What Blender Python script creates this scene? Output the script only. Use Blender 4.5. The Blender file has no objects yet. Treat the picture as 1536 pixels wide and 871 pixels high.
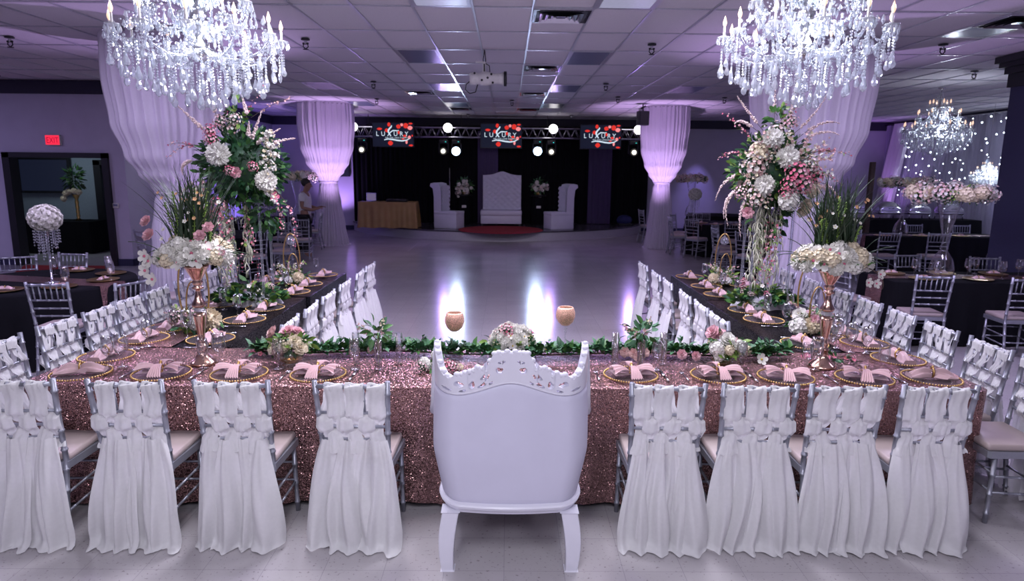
import bpy, math, random
from mathutils import Vector, Matrix
C = bpy.context.scene.collection
PI = math.pi
RND = random.Random(7)
def V(*a): return Vector(a)

# ------------------------------------------------------------------ materials
def newmat(name):
    m = bpy.data.materials.new(name); m.use_nodes = True
    nt = m.node_tree; nt.nodes.clear()
    out = nt.nodes.new('ShaderNodeOutputMaterial')
    return m, nt, out
def N(nt, t, **kw):
    n = nt.nodes.new(t)
    for k, v in kw.items():
        if k in n.inputs: n.inputs[k].default_value = v
        else: setattr(n, k, v)
    return n
def L(nt, a, b): nt.links.new(a, b)
def col4(c): return (c[0], c[1], c[2], 1.0)
def pm(name, c, rough=.5, metal=0., var=.06, scale=30., bump=0., trans=0., sub=0., emis=None, es=0., coat=0., sheen=0., spec=.5):
    m, nt, out = newmat(name)
    p = N(nt, 'ShaderNodeBsdfPrincipled')
    p.inputs['Roughness'].default_value = rough; p.inputs['Metallic'].default_value = metal
    p.inputs['Transmission Weight'].default_value = trans
    p.inputs['Coat Weight'].default_value = coat; p.inputs['Sheen Weight'].default_value = sheen
    p.inputs['Specular IOR Level'].default_value = spec
    tc = N(nt, 'ShaderNodeTexCoord'); nz = N(nt, 'ShaderNodeTexNoise', Scale=scale, Detail=3.0)
    L(nt, tc.outputs['Object'], nz.inputs['Vector'])
    mr = N(nt, 'ShaderNodeMapRange'); mr.inputs['From Min'].default_value = .3; mr.inputs['From Max'].default_value = .7
    mr.inputs['To Min'].default_value = 1-var; mr.inputs['To Max'].default_value = 1+var
    L(nt, nz.outputs['Fac'], mr.inputs['Value'])
    vm = N(nt, 'ShaderNodeVectorMath', operation='SCALE'); vm.inputs[0].default_value = c[:3]
    L(nt, mr.outputs[0], vm.inputs['Scale']); L(nt, vm.outputs[0], p.inputs['Base Color'])
    if bump:
        b = N(nt, 'ShaderNodeBump', Strength=bump, Distance=.01); L(nt, nz.outputs['Fac'], b.inputs['Height']); L(nt, b.outputs[0], p.inputs['Normal'])
    if emis: p.inputs['Emission Color'].default_value = col4(emis); p.inputs['Emission Strength'].default_value = es
    L(nt, p.outputs[0], out.inputs[0]); return m
def sheer(name, c, tr=.22, tl=.45, var=.05, rough=.9):
    m, nt, out = newmat(name)
    tc = N(nt, 'ShaderNodeTexCoord'); nz = N(nt, 'ShaderNodeTexNoise', Scale=60., Detail=2.); L(nt, tc.outputs['Object'], nz.inputs['Vector'])
    mr = N(nt, 'ShaderNodeMapRange'); mr.inputs['To Min'].default_value = 1-var; mr.inputs['To Max'].default_value = 1+var
    L(nt, nz.outputs['Fac'], mr.inputs['Value'])
    vm = N(nt, 'ShaderNodeVectorMath', operation='SCALE'); vm.inputs[0].default_value = c[:3]; L(nt, mr.outputs[0], vm.inputs['Scale'])
    d = N(nt, 'ShaderNodeBsdfDiffuse'); t = N(nt, 'ShaderNodeBsdfTranslucent'); tp = N(nt, 'ShaderNodeBsdfTransparent')
    L(nt, vm.outputs[0], d.inputs[0]); L(nt, vm.outputs[0], t.inputs[0])
    m1 = N(nt, 'ShaderNodeMixShader'); m1.inputs[0].default_value = tl; L(nt, d.outputs[0], m1.inputs[1]); L(nt, t.outputs[0], m1.inputs[2])
    m2 = N(nt, 'ShaderNodeMixShader'); m2.inputs[0].default_value = tr; L(nt, m1.outputs[0], m2.inputs[1]); L(nt, tp.outputs[0], m2.inputs[2])
    L(nt, m2.outputs[0], out.inputs[0]); return m
def glassy(name, tint=(1, 1, 1), body=.0, refl=.9, fres=.35, rough=.03, bodycol=(.9, .93, 1), face=1.):
    # clear thin ware: mostly transparent, mirror-like at the rims
    m, nt, out = newmat(name)
    g = N(nt, 'ShaderNodeBsdfGlossy', Roughness=rough); g.inputs[0].default_value = (refl, refl, refl, 1)
    tp = N(nt, 'ShaderNodeBsdfTransparent'); tp.inputs[0].default_value = col4(tint)
    lw = N(nt, 'ShaderNodeLayerWeight', Blend=fres)
    ad = N(nt, 'ShaderNodeMath', operation='ADD', use_clamp=True); ad.inputs[1].default_value = .05; sf = N(nt, 'ShaderNodeMath', operation='MULTIPLY'); sf.inputs[1].default_value = face; L(nt, lw.outputs['Facing'], sf.inputs[0]); L(nt, sf.outputs[0], ad.inputs[0])
    m1 = N(nt, 'ShaderNodeMixShader'); L(nt, ad.outputs[0], m1.inputs[0]); L(nt, tp.outputs[0], m1.inputs[1]); L(nt, g.outputs[0], m1.inputs[2])
    last = m1
    if body:
        d = N(nt, 'ShaderNodeBsdfDiffuse'); d.inputs[0].default_value = col4(bodycol); tl = N(nt, 'ShaderNodeBsdfTranslucent'); tl.inputs[0].default_value = col4(bodycol)
        ma = N(nt, 'ShaderNodeMixShader'); L(nt, d.outputs[0], ma.inputs[1]); L(nt, tl.outputs[0], ma.inputs[2])
        m2 = N(nt, 'ShaderNodeMixShader'); m2.inputs[0].default_value = body; L(nt, m1.outputs[0], m2.inputs[1]); L(nt, ma.outputs[0], m2.inputs[2]); last = m2
    L(nt, last.outputs[0], out.inputs[0]); return m
def sequin(name, c, rough=.28, size=220., spread=.9, dark=.5, metal=.85):
    m, nt, out = newmat(name)
    p = N(nt, 'ShaderNodeBsdfPrincipled', Roughness=rough, Metallic=metal)
    tc = N(nt, 'ShaderNodeTexCoord'); vo = N(nt, 'ShaderNodeTexVoronoi', Scale=size); L(nt, tc.outputs['Object'], vo.inputs['Vector'])
    sep = N(nt, 'ShaderNodeSeparateColor'); L(nt, vo.outputs['Color'], sep.inputs[0])
    mr = N(nt, 'ShaderNodeMapRange'); mr.inputs['To Min'].default_value = dark; mr.inputs['To Max'].default_value = 1.5; L(nt, sep.outputs[0], mr.inputs['Value'])
    nz = N(nt, 'ShaderNodeTexNoise', Scale=6., Detail=2.); L(nt, tc.outputs['Object'], nz.inputs['Vector'])
    mr2 = N(nt, 'ShaderNodeMapRange'); mr2.inputs['From Min'].default_value = .3; mr2.inputs['From Max'].default_value = .7; mr2.inputs['To Min'].default_value = .85; mr2.inputs['To Max'].default_value = 1.15
    L(nt, nz.outputs['Fac'], mr2.inputs['Value'])
    mu = N(nt, 'ShaderNodeMath', operation='MULTIPLY'); L(nt, mr.outputs[0], mu.inputs[0]); L(nt, mr2.outputs[0], mu.inputs[1])
    vm = N(nt, 'ShaderNodeVectorMath', operation='SCALE'); vm.inputs[0].default_value = c[:3]; L(nt, mu.outputs[0], vm.inputs['Scale']); L(nt, vm.outputs[0], p.inputs['Base Color'])
    ge = N(nt, 'ShaderNodeNewGeometry')
    s1 = N(nt, 'ShaderNodeVectorMath', operation='SUBTRACT'); s1.inputs[1].default_value = (.5, .5, .5); L(nt, vo.outputs['Color'], s1.inputs[0])
    s2 = N(nt, 'ShaderNodeVectorMath', operation='SCALE'); s2.inputs['Scale'].default_value = spread; L(nt, s1.outputs[0], s2.inputs[0])
    s3 = N(nt, 'ShaderNodeVectorMath', operation='ADD'); L(nt, ge.outputs['Normal'], s3.inputs[0]); L(nt, s2.outputs[0], s3.inputs[1])
    s4 = N(nt, 'ShaderNodeVectorMath', operation='NORMALIZE'); L(nt, s3.outputs[0], s4.inputs[0]); L(nt, s4.outputs[0], p.inputs['Normal'])
    L(nt, p.outputs[0], out.inputs[0]); return m
def emit(name, c, s):
    m, nt, out = newmat(name); e = N(nt, 'ShaderNodeEmission', Strength=s); e.inputs[0].default_value = col4(c); L(nt, e.outputs[0], out.inputs[0]); return m

def floor_mat():
    m, nt, out = newmat('vinyl_tile_floor')
    p = N(nt, 'ShaderNodeBsdfPrincipled', Roughness=.16); p.inputs['Specular IOR Level'].default_value = .62
    ge = N(nt, 'ShaderNodeNewGeometry'); mp = N(nt, 'ShaderNodeMapping'); L(nt, ge.outputs['Position'], mp.inputs['Vector'])
    br = N(nt, 'ShaderNodeTexBrick', offset=0., squash=1.); br.inputs['Scale'].default_value = 1.; br.inputs['Brick Width'].default_value = .3048; br.inputs['Row Height'].default_value = .3048
    br.inputs['Mortar Size'].default_value = .0012; br.inputs['Mortar Smooth'].default_value = .2
    br.inputs['Color1'].default_value = (.455, .425, .45, 1); br.inputs['Color2'].default_value = (.485, .455, .475, 1); br.inputs['Mortar'].default_value = (.30, .28, .31, 1)
    L(nt, mp.outputs[0], br.inputs['Vector'])
    nz = N(nt, 'ShaderNodeTexNoise', Scale=55., Detail=3.); L(nt, ge.outputs['Position'], nz.inputs['Vector'])
    cr = N(nt, 'ShaderNodeValToRGB'); cr.color_ramp.elements[0].position = .30; cr.color_ramp.elements[0].color = (.62, .6, .6, 1); cr.color_ramp.elements[1].position = .38; cr.color_ramp.elements[1].color = (1, 1, 1, 1)
    L(nt, nz.outputs['Fac'], cr.inputs[0])
    n2 = N(nt, 'ShaderNodeTexNoise', Scale=1.3, Detail=4.); L(nt, ge.outputs['Position'], n2.inputs['Vector'])
    mr = N(nt, 'ShaderNodeMapRange'); mr.inputs['To Min'].default_value = .9; mr.inputs['To Max'].default_value = 1.1; L(nt, n2.outputs['Fac'], mr.inputs['Value'])
    mx = N(nt, 'ShaderNodeMix', data_type='RGBA', blend_type='MULTIPLY'); mx.inputs['Factor'].default_value = 1.; L(nt, br.outputs['Color'], mx.inputs['A']); L(nt, cr.outputs[0], mx.inputs['B'])
    vm = N(nt, 'ShaderNodeVectorMath', operation='SCALE'); L(nt, mx.outputs['Result'], vm.inputs[0]); L(nt, mr.outputs[0], vm.inputs['Scale']); L(nt, vm.outputs[0], p.inputs['Base Color'])
    r = N(nt, 'ShaderNodeMapRange'); r.inputs['To Min'].default_value = .13; r.inputs['To Max'].default_value = .20; L(nt, n2.outputs['Fac'], r.inputs['Value']); L(nt, r.outputs[0], p.inputs['Roughness'])
    n3 = N(nt, 'ShaderNodeTexNoise', Scale=9., Detail=2.); L(nt, ge.outputs['Position'], n3.inputs['Vector'])
    b = N(nt, 'ShaderNodeBump', Strength=.03, Distance=.004); L(nt, n3.outputs['Fac'], b.inputs['Height']); L(nt, b.outputs[0], p.inputs['Normal'])
    L(nt, p.outputs[0], out.inputs[0]); return m

M = {}
M['floor'] = floor_mat()
M['ceil'] = pm('ceiling_tile', (.70, .66, .71), .92, var=.05, scale=90, bump=.25)
M['grid'] = pm('ceiling_grid_metal', (.62, .62, .68), .32, metal=.6)
M['wall'] = pm('wall_paint', (.60, .56, .70), .8, var=.03, scale=4)
M['band'] = pm('dark_band_paint', (.035, .03, .06), .6)
M['black'] = pm('black_paint', (.012, .012, .016), .5)
M['navy'] = pm('navy_pillar_paint', (.035, .035, .085), .6)
M['blackcloth'] = pm('black_cloth', (.006, .006, .009), .9, spec=.15)
M['silver'] = pm('silver_chair_paint', (.36, .37, .43), .36, metal=.55, var=.05)
M['cushion'] = pm('champagne_vinyl', (.48, .39, .38), .42, var=.04, scale=12)
M['chiffon'] = sheer('white_chiffon', (.90, .89, .90), .04, .28)
M['drape'] = sheer('white_voile', (.88, .83, .92), .14, .42)
M['sheer'] = sheer('sheer_voile', (.55, .52, .66), .45, .4)
M['rose'] = sequin('rose_gold_sequins', (.38, .215, .205), .24, 230., 1.0, .3)
M['bseq'] = sequin('black_sequins', (.020, .021, .026), .30, 230., .75, .1, metal=1.)
M['napkin'] = pm('blush_satin', (.70, .46, .48), .45, var=.05, sheen=.4)
M['gold'] = pm('gold_metal', (.72, .48, .18), .28, metal=1.)
M['rosegold'] = pm('rose_gold_metal', (.80, .52, .40), .16, metal=1., var=.03)
M['glitter'] = sequin('copper_glitter', (.90, .52, .38), .45, 420., .6, .5, metal=.35)
M['steel'] = pm('polished_steel', (.62, .62, .66), .16, metal=1.)
M['throne'] = pm('white_lacquer', (.74, .73, .82), .30, var=.015, scale=8)
M['thronefab'] = pm('white_leatherette', (.63, .62, .75), .42, var=.03, scale=5, bump=.05)
M['crystal'] = glassy('crystal', (.93, .96, 1), .26, 1., .62, .02, (.92, .95, 1))
M['glass'] = glassy('clear_glass', (.97, .98, .99), 0, .9, .30, .02)
M['plateglass'] = glassy('plate_glass', (.96, .93, .95), .06, .7, .08, .12, (.9, .8, .85), .45)
M['water'] = glassy('amber_water', (.85, .66, .38), .08, .8, .3, .05, (.7, .5, .2))
M['acrylic'] = glassy('clear_acrylic', (.93, .95, 1), .12, .9, .45, .04)
M['leaf'] = pm('leaf_green', (.06, .17, .04), .45, var=.35, scale=9)
M['leafd'] = pm('deep_leaf_green', (.018, .070, .028), .42, var=.35, scale=9)
M['leafl'] = pm('lime_leaf_green', (.20, .33, .06), .5, var=.25, scale=12)
M['leafg'] = pm('eucalyptus_green', (.07, .19, .09), .5, var=.3, scale=9)
M['blade'] = pm('grass_blade', (.030, .060, .028), .45, var=.4, scale=9)
M['stem'] = pm('brown_stem', (.08, .05, .04), .7, var=.2)
M['white'] = pm('white_petal', (.82, .80, .74), .7, var=.05, scale=60)
M['cream'] = pm('cream_petal', (.78, .68, .50), .7, var=.08, scale=60)
M['blush'] = pm('blush_petal', (.78, .45, .50), .65, var=.15, scale=40)
M['pink'] = pm('pink_petal', (.70, .17, .27), .6, var=.2, scale=40)
M['palepink'] = pm('pale_pink_petal', (.78, .52, .50), .65, var=.12, scale=40)
M['blushwhite'] = pm('blush_white_plume', (.85, .66, .64), .7, var=.1, scale=60)
M['peach'] = pm('peach_petal', (.80, .45, .25), .65, var=.15, scale=40)
M['yellow'] = pm('yellow_flower_centre', (.65, .5, .08), .7)
M['moss'] = pm('trailing_white_moss', (.72, .72, .56), .8, var=.1)
M['redcarpet'] = pm('red_carpet', (.26, .004, .012), .95, var=.25, scale=150, bump=.4)
M['goldcloth'] = pm('gold_satin_cloth', (.36, .22, .07), .42, var=.1, scale=5)
M['stagetop'] = pm('stage_floor', (.08, .075, .09), .22, var=.2, scale=6)
M['stageside'] = pm('stage_side_paint', (.50, .49, .53), .5)
M['skin'] = pm('skin', (.30, .16, .11), .55)
M['tee'] = pm('white_cotton', (.7, .67, .72), .85)
M['hair'] = pm('dark_hair', (.015, .01, .01), .6)
M['navycloth'] = pm('blue_cloth', (.02, .025, .12), .7)
M['foyer'] = pm('foyer_wall_paint', (.30, .36, .42), .8)
M['flame'] = pm('candle_bulb_glass', (.9, .7, .55), .15, emis=(1., .62, .42), es=1.1)
M['ivory'] = pm('fixture_white', (.72, .70, .68), .4)
M['cable'] = pm('cable_rubber', (.02, .02, .02), .6)
M['lens_off'] = pm('unlit_light_lens', (.20, .22, .34), .25, var=.04, scale=200)
M['lens_sheen'] = pm('sheen_light_lens', (.55, .57, .68), .25, emis=(.75, .78, 1.), es=.25)  # reflection on unlit near panels, put in as pale colour and faint glow
M['globe'] = emit('lit_globe', (1, .95, 1), 4.)
M['spot'] = emit('bright_spot_lens', (.50, .70, 1), 14.)
M['spot2'] = emit('warm_spot_lens', (1, .93, .8), 6.)
M['screen'] = pm('screen_black', (.004, .005, .010), .7, emis=(.006, .008, .02), es=1.)
M['petalred'] = emit('screen_red', (1, .05, .04), .75)
M['petalpink'] = emit('screen_pink', (1, .28, .30), 1.)
M['scrtext'] = emit('screen_text', (.72, .86, 1), .9)
M['exitred'] = emit('exit_red', (1, .03, .08), 1.1)
M['exitdark'] = pm('exit_letters', (.35, .0, .02), .5, emis=(.30, .0, .02), es=1.)
M['led'] = emit('teal_indicator', (.05, .8, .75), 1.5)
M['fairy'] = emit('fairy_light', (.75, .85, 1), 14.)
M['laptop'] = emit('laptop_screen', (.40, .32, .60), .35)
M['fluff'] = pm('white_tulle', (.78, .77, .82), .9, var=.05)

# ------------------------------------------------------------------ mesh builder
class MB:
    def __init__(s): s.v = []; s.f = []; s.m = []; s.mats = []; s.k = 0
    def mat(s, m):
        if m not in s.mats: s.mats.append(m)
        s.k = s.mats.index(m); return s
    def add(s, vs, fs):
        b = len(s.v); s.v += [tuple(x) for x in vs]
        for f in fs: s.f.append(tuple(b+i for i in f)); s.m.append(s.k)
    def box(s, x0, x1, y0, y1, z0, z1, M4=None):
        vs = [Vector((x, y, z)) for x in (x0, x1) for y in (y0, y1) for z in (z0, z1)]
        if M4: vs = [M4 @ v for v in vs]
        s.add(vs, [(0, 1, 3, 2), (4, 6, 7, 5), (0, 4, 5, 1), (2, 3, 7, 6), (0, 2, 6, 4), (1, 5, 7, 3)]); return s
    def rbox(s, x0, x1, y0, y1, z0, z1, r=.01, M4=None, n=3):
        # box with rounded vertical edges and softened top and bottom
        pts = []
        for cx, cy, a0 in ((x1-r, y1-r, 0), (x0+r, y1-r, 90), (x0+r, y0+r, 180), (x1-r, y0+r, 270)):
            for i in range(n+1):
                a = math.radians(a0+90*i/n); pts.append((cx, cy, math.cos(a), math.sin(a)))
        rows = []
        for z, k in ((z0, .45), (z0+r*.3, .8), (z0+r, 1), (z1-r, 1), (z1-r*.3, .8), (z1, .45)):
            rows.append([Vector((cx+c*r*k, cy+q*r*k, z)) for cx, cy, c, q in pts])
        K = len(pts); vs = [v for r_ in rows for v in r_]
        if M4: vs = [M4 @ v for v in vs]
        fs = [(i*K+j, i*K+(j+1) % K, (i+1)*K+(j+1) % K, (i+1)*K+j) for i in range(5) for j in range(K)]
        fs += [tuple(reversed(range(K))), tuple(5*K+j for j in range(K))]
        s.add(vs, fs); return s
    def tube(s, pts, r, seg=8, cap=True, up=None, closed=False, sx=1.):
        pts = [Vector(p) for p in pts]; n = len(pts)
        if not isinstance(r, (list, tuple)): r = [r]*n
        vs = []; u = None
        for i, p in enumerate(pts):
            if closed: d = pts[(i+1) % n]-pts[i-1]
            else: d = pts[min(i+1, n-1)]-pts[max(i-1, 0)]
            if d.length < 1e-9: d = Vector((0, 0, 1))
            d.normalize()
            if u is None:
                a = Vector(up) if up else (Vector((0, 0, 1)) if abs(d.z) < .9 else Vector((0, 1, 0)))
                u = (a-d*a.dot(d)).normalized()
            else:
                u = u-d*u.dot(d)
                u = u.normalized() if u.length > 1e-6 else d.orthogonal().normalized()
            w = d.cross(u)
            for j in range(seg):
                t = 2*PI*j/seg; vs.append(p+u*(math.cos(t)*r[i]*sx)+w*(math.sin(t)*r[i]))
        fs = []
        for i in range(n if closed else n-1):
            k = (i+1) % n
            for j in range(seg): fs.append((i*seg+j, i*seg+(j+1) % seg, k*seg+(j+1) % seg, k*seg+j))
        if cap and not closed: fs += [tuple(reversed(range(seg))), tuple((n-1)*seg+j for j in range(seg))]
        s.add(vs, fs); return s
    def ringed(s, p0, p1, r, step=.11, seg=8, pts=None, start=.06):
        # bamboo style turning: slim tube with raised rings
        P = [Vector(p) for p in (pts or (p0, p1))]
        ls = [0]
        for a, b in zip(P, P[1:]): ls.append(ls[-1]+(b-a).length)
        def at(t):
            for i in range(len(P)-1):
                if t <= ls[i+1]+1e-9: return P[i].lerp(P[i+1], (t-ls[i])/max(1e-9, ls[i+1]-ls[i]))
            return P[-1]
        S = [(t, r) for t in ls]; t = start
        while t < ls[-1]-.02:
            S += [(t-.007, r), (t-.004, r*1.28), (t+.004, r*1.28), (t+.007, r)]; t += step
        S.sort(); return s.tube([at(min(ls[-1], max(0, q[0]))) for q in S], [q[1] for q in S], seg)
    def lathe(s, prof, seg=20, o=(0, 0, 0), M4=None, cap=False, wob=None):
        o = Vector(o); vs = []; n = len(prof)
        for r, z in prof:
            for j in range(seg):
                t = 2*PI*j/seg; rr = r*(wob(t, z) if wob else 1)
                v = Vector((rr*math.cos(t), rr*math.sin(t), z))
                if M4: v = M4 @ v
                vs.append(v+o)
        fs = [(i*seg+j, i*seg+(j+1) % seg, (i+1)*seg+(j+1) % seg, (i+1)*seg+j) for i in range(n-1) for j in range(seg)]
        if cap: fs += [tuple(reversed(range(seg))), tuple((n-1)*seg+j for j in range(seg))]
        s.add(vs, fs); return s
    def ball(s, c, r, seg=8, rings=5, sc=(1, 1, 1)):
        c = Vector(c); vs = [c+Vector((0, 0, -r*sc[2]))]
        for i in range(1, rings):
            a = PI*i/rings
            for j in range(seg):
                t = 2*PI*j/seg; vs.append(c+Vector((r*sc[0]*math.sin(a)*math.cos(t), r*sc[1]*math.sin(a)*math.sin(t), -r*sc[2]*math.cos(a))))
        vs.append(c+Vector((0, 0, r*sc[2]))); e = len(vs)-1
        fs = [(0, 1+(j+1) % seg, 1+j) for j in range(seg)]
        for i in range(rings-2):
            for j in range(seg): fs.append((1+i*seg+j, 1+i*seg+(j+1) % seg, 1+(i+1)*seg+(j+1) % seg, 1+(i+1)*seg+j))
        b = 1+(rings-2)*seg
        fs += [(b+j, b+(j+1) % seg, e) for j in range(seg)]
        s.add(vs, fs); return s
    def grid(s, fn, nu, nv, closed=False):
        vs = [fn(i/(nu if closed else nu-1), j/(nv-1)) for j in range(nv) for i in range(nu)]
        fs = []
        for j in range(nv-1):
            for i in range(nu if closed else nu-1):
                k = (i+1) % nu; fs.append((j*nu+i, j*nu+k, (j+1)*nu+k, (j+1)*nu+i))
        s.add(vs, fs); return s
    def leaf(s, b, d, nrm, ln, w, bend=.25):
        b = Vector(b); d = Vector(d).normalized(); nrm = Vector(nrm)
        sd = d.cross(nrm)
        if sd.length < 1e-5: sd = d.orthogonal()
        sd.normalize(); n = sd.cross(d).normalized()
        m1 = b+d*ln*.33+n*ln*bend*.10; m2 = b+d*ln*.68+n*ln*bend*.05; t = b+d*ln-n*ln*bend*.3
        fo = n*w*.16
        vs = [b, m1, m2, t, m1+sd*w*.5+fo, m2+sd*w*.42+fo, m1-sd*w*.5+fo, m2-sd*w*.42+fo]
        s.add(vs, [(0, 4, 1), (1, 4, 5, 2), (2, 5, 3), (0, 1, 6), (1, 2, 7, 6), (2, 3, 7)]); return s
    def petal(s, b, d, up, ln, w, cup=.35):
        b = Vector(b); d = Vector(d).normalized(); up = Vector(up)
        sd = d.cross(up)
        if sd.length < 1e-5: sd = d.orthogonal()
        sd.normalize(); n = sd.cross(d).normalized()
        vs = []
        for t, k, h in ((0, .35, 0), (.45, .95, -.05), (.8, .9, .12), (1., .45, .32)):
            for q in (-1, 0, 1): vs.append(b+d*ln*t*(1-.12*abs(q)*(t > .9))+sd*(w*.5*k*q)+n*ln*(cup*(h+abs(q)*.22*k)))
        s.add(vs, [(i*3+j, i*3+j+1, (i+1)*3+j+1, (i+1)*3+j) for i in range(3) for j in range(2)]); return s
    def build(s, name, parent=None, smooth=True, loc=None):
        me = bpy.data.meshes.new(name); me.from_pydata(s.v, [], s.f)
        for m in s.mats: me.materials.append(m)
        if len(s.mats) > 1: me.polygons.foreach_set('material_index', s.m)
        if smooth: me.polygons.foreach_set('use_smooth', [True]*len(me.polygons))
        me.update()
        return place(name, me, parent, loc)
def place(name, me, parent=None, loc=None, rot=None, sc=None):
    o = bpy.data.objects.new(name, me); C.objects.link(o)
    if parent: o.parent = parent
    if loc is not None: o.location = loc
    if rot is not None: o.rotation_euler = rot
    if sc is not None: o.scale = (sc, sc, sc) if isinstance(sc, (int, float)) else sc
    return o
def mb(m): return MB().mat(M[m] if isinstance(m, str) else m)
def mesh_of(b, name='shape', smooth=True):
    me = bpy.data.meshes.new(name); me.from_pydata(b.v, [], b.f)
    for m in b.mats: me.materials.append(m)
    if len(b.mats) > 1: me.polygons.foreach_set('material_index', b.m)
    if smooth: me.polygons.foreach_set('use_smooth', [True]*len(me.polygons))
    me.update(); return me
def tag(o, label, cat, group=None):
    o['label'] = label; o['category'] = cat
    if group: o['group'] = group
    return o
def thing(name, label, cat, loc=(0, 0, 0), rz=0., group=None):
    o = bpy.data.objects.new(name, None); C.objects.link(o); o.location = loc; o.rotation_euler = (0, 0, rz); o.empty_display_size = .1
    return tag(o, label, cat, group)
def struct(o): o['kind'] = 'structure'; return o
def stuff(o): o['kind'] = 'stuff'; return o
def kids(o): return KIDS.get(o.name) or [c for c in o.children]
KIDS = {}
def dup(src, loc, rz=0., label=None, group=None, sc=None, skip=()):
    def cp(o, par):
        c = o.copy(); C.objects.link(c)
        if par: c.parent = par
        if o.name not in KIDS: KIDS[o.name] = list(o.children)
        for ch in KIDS[o.name]:
            if ch.name.split('.')[0] in skip: continue
            cp(ch, c)
        return c
    r = cp(src, None); r.location = loc; r.rotation_euler = (0, 0, rz)
    if sc: r.scale = (sc, sc, sc)
    if label: r['label'] = label
    if group: r['group'] = group
    return r
class Proto:
    # the first placing moves the thing itself, every later one copies it with its parts
    def __init__(s, o): s.o = o; s.used = False
    def put(s, loc, rz=0., label=None, group=None, sc=None):
        if not s.used:
            s.used = True; KIDS[s.o.name] = list(s.o.children)
            for c in KIDS[s.o.name]: KIDS[c.name] = list(c.children)
            o = s.o; o.location = loc; o.rotation_euler = (0, 0, rz)
            if sc: o.scale = (sc, sc, sc)
            if label: o['label'] = label
            if group: o['group'] = group
            return o
        o = dup(s.o, loc, rz, label, group, sc)
        if not sc: o.scale = (1, 1, 1)
        return o
# ------------------------------------------------------------------ camera
H = 2.01; YAW = .0087576; PIT = .1812425; ROLL = .010
cd = bpy.data.cameras.new('camera'); cam = bpy.data.objects.new('camera', cd); C.objects.link(cam)
cd.sensor_width = 36; cd.lens = 990/1536*36; cd.clip_start = .05
F = Vector((math.sin(YAW)*math.cos(PIT), math.cos(YAW)*math.cos(PIT), -math.sin(PIT)))
R0 = Vector((math.cos(YAW), -math.sin(YAW), 0)); U0 = R0.cross(F)
R1 = R0*math.cos(ROLL)+U0*math.sin(ROLL); U1 = U0*math.cos(ROLL)-R0*math.sin(ROLL)
m3 = Matrix((R1, U1, -F)).transposed(); cam.matrix_world = Matrix.Translation((0, 0, H)) @ m3.to_4x4()
cd.dof.use_dof = True; cd.dof.focus_distance = 4.2; cd.dof.aperture_fstop = 3.2
bpy.context.scene.camera = cam
CZ = 3.62

# ------------------------------------------------------------------ the room
def wallbox(name, x0, x1, y0, y1, z0, z1, mat):
    return struct(mb(mat).box(x0, x1, y0, y1, z0, z1).build(name, smooth=False))
wallbox('floor', -15.2, 12.7, -6.2, 22.3, -.1, 0, 'floor')
wallbox('ceiling', -15.2, 12.7, -6.2, 22.3, CZ+.01, CZ+.12, 'ceil')
g = mb('grid')
for i in range(-24, 21):
    x = -.363+.61*i
    if -15 < x < 12.5: g.box(x-.012, x+.012, -6, 22, CZ-.004, CZ+.012)
for i in range(-11, 13):
    y = 7.08+1.2192*i
    if -6 < y < 22: g.box(-15, 12.5, y-.012, y+.012, CZ-.003, CZ+.012)
struct(g.build('ceiling_grid', smooth=False))
# left wall with the doorway
w = mb('wall')
w.box(-15.2, -9.87, 13.4, 13.55, 0, CZ).box(-7.98, -7.6, 13.4, 13.55, 0, CZ).box(-9.87, -7.98, 13.4, 13.55, 2.17, CZ)
struct(w.build('wall_left_front', smooth=False))
wallbox('wall_left', -7.75, -7.6, 13.55, 22.0, 0, CZ, 'wall')
wallbox('wall_far_left', -15.3, -15.2, -6.2, 13.5, 0, CZ, 'wall')
wallbox('wall_back', -7.75, 12.7, 21.95, 22.1, 0, CZ, 'wall')
wallbox('wall_right', 12.55, 12.7, -6.2, 22.0, 0, CZ, 'wall')
wallbox('wall_rear', -15.2, 12.7, -6.3, -6.2, 0, CZ, 'wall')
for i, b in enumerate([(-15.2, -7.58, 13.34, 13.40, 3.37, CZ), (-7.6, -7.54, 13.34, 21.95, 3.37, CZ), (-7.6, 12.55, 21.88, 21.95, 3.36, CZ), (12.48, 12.55, -6, 21.95, 3.36, CZ)]):
    wallbox('trim_%d' % (i+1), *b, 'band')
for n, b in (('left', (-15.2, -9.95, 13.37, 13.40, 0, .14)), ('left_side', (-7.6, -7.57, 13.4, 21.95, 0, .14)), ('back_left', (-7.6, -4.9, 21.92, 21.95, 0, .14)), ('back_right', (4.4, 12.5, 21.92, 21.95, 0, .14)), ('left_corner', (-7.9, -7.6, 13.37, 13.4, 0, .14))):
    wallbox('baseboard_'+n, *b, 'navy')
# doorway and the room behind it
d = mb('black'); d.box(-9.97, -9.83, 13.33, 13.58, 0, 2.25).box(-8.02, -7.90, 13.33, 13.58, 0, 2.25).box(-9.97, -7.90, 13.33, 13.58, 2.15, 2.25)
struct(d.build('door_1', smooth=False))
w = mb('foyer'); w.box(-13.5, -7.75, 16.4, 16.5, 0, 2.9).box(-13.5, -13.4, 13.55, 16.4, 0, 2.9)
struct(w.build('wall_foyer', smooth=False)); wallbox('ceiling_foyer', -13.5, -7.75, 13.55, 16.5, 2.9, 3.0, 'foyer')
d = mb('black'); d.box(-10.02, -9.86, 16.3, 16.4, 0, 2.12).box(-9.1, -8.95, 16.3, 16.4, 0, 2.12).box(-10.02, -8.95, 16.3, 16.4, 2.02, 2.14)
struct(d.build('door_2', smooth=False))
t = thing('television', 'black television on the wall seen through the left doorway', 'television', (-11.2, 16.33, 1.76))
mb('black').box(-.62, .62, -.05, .04, -.42, .42).build('bezel', t, smooth=False); mb('screen').box(-.57, .57, -.056, -.05, -.37, .37).build('display', t, smooth=False)
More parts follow.
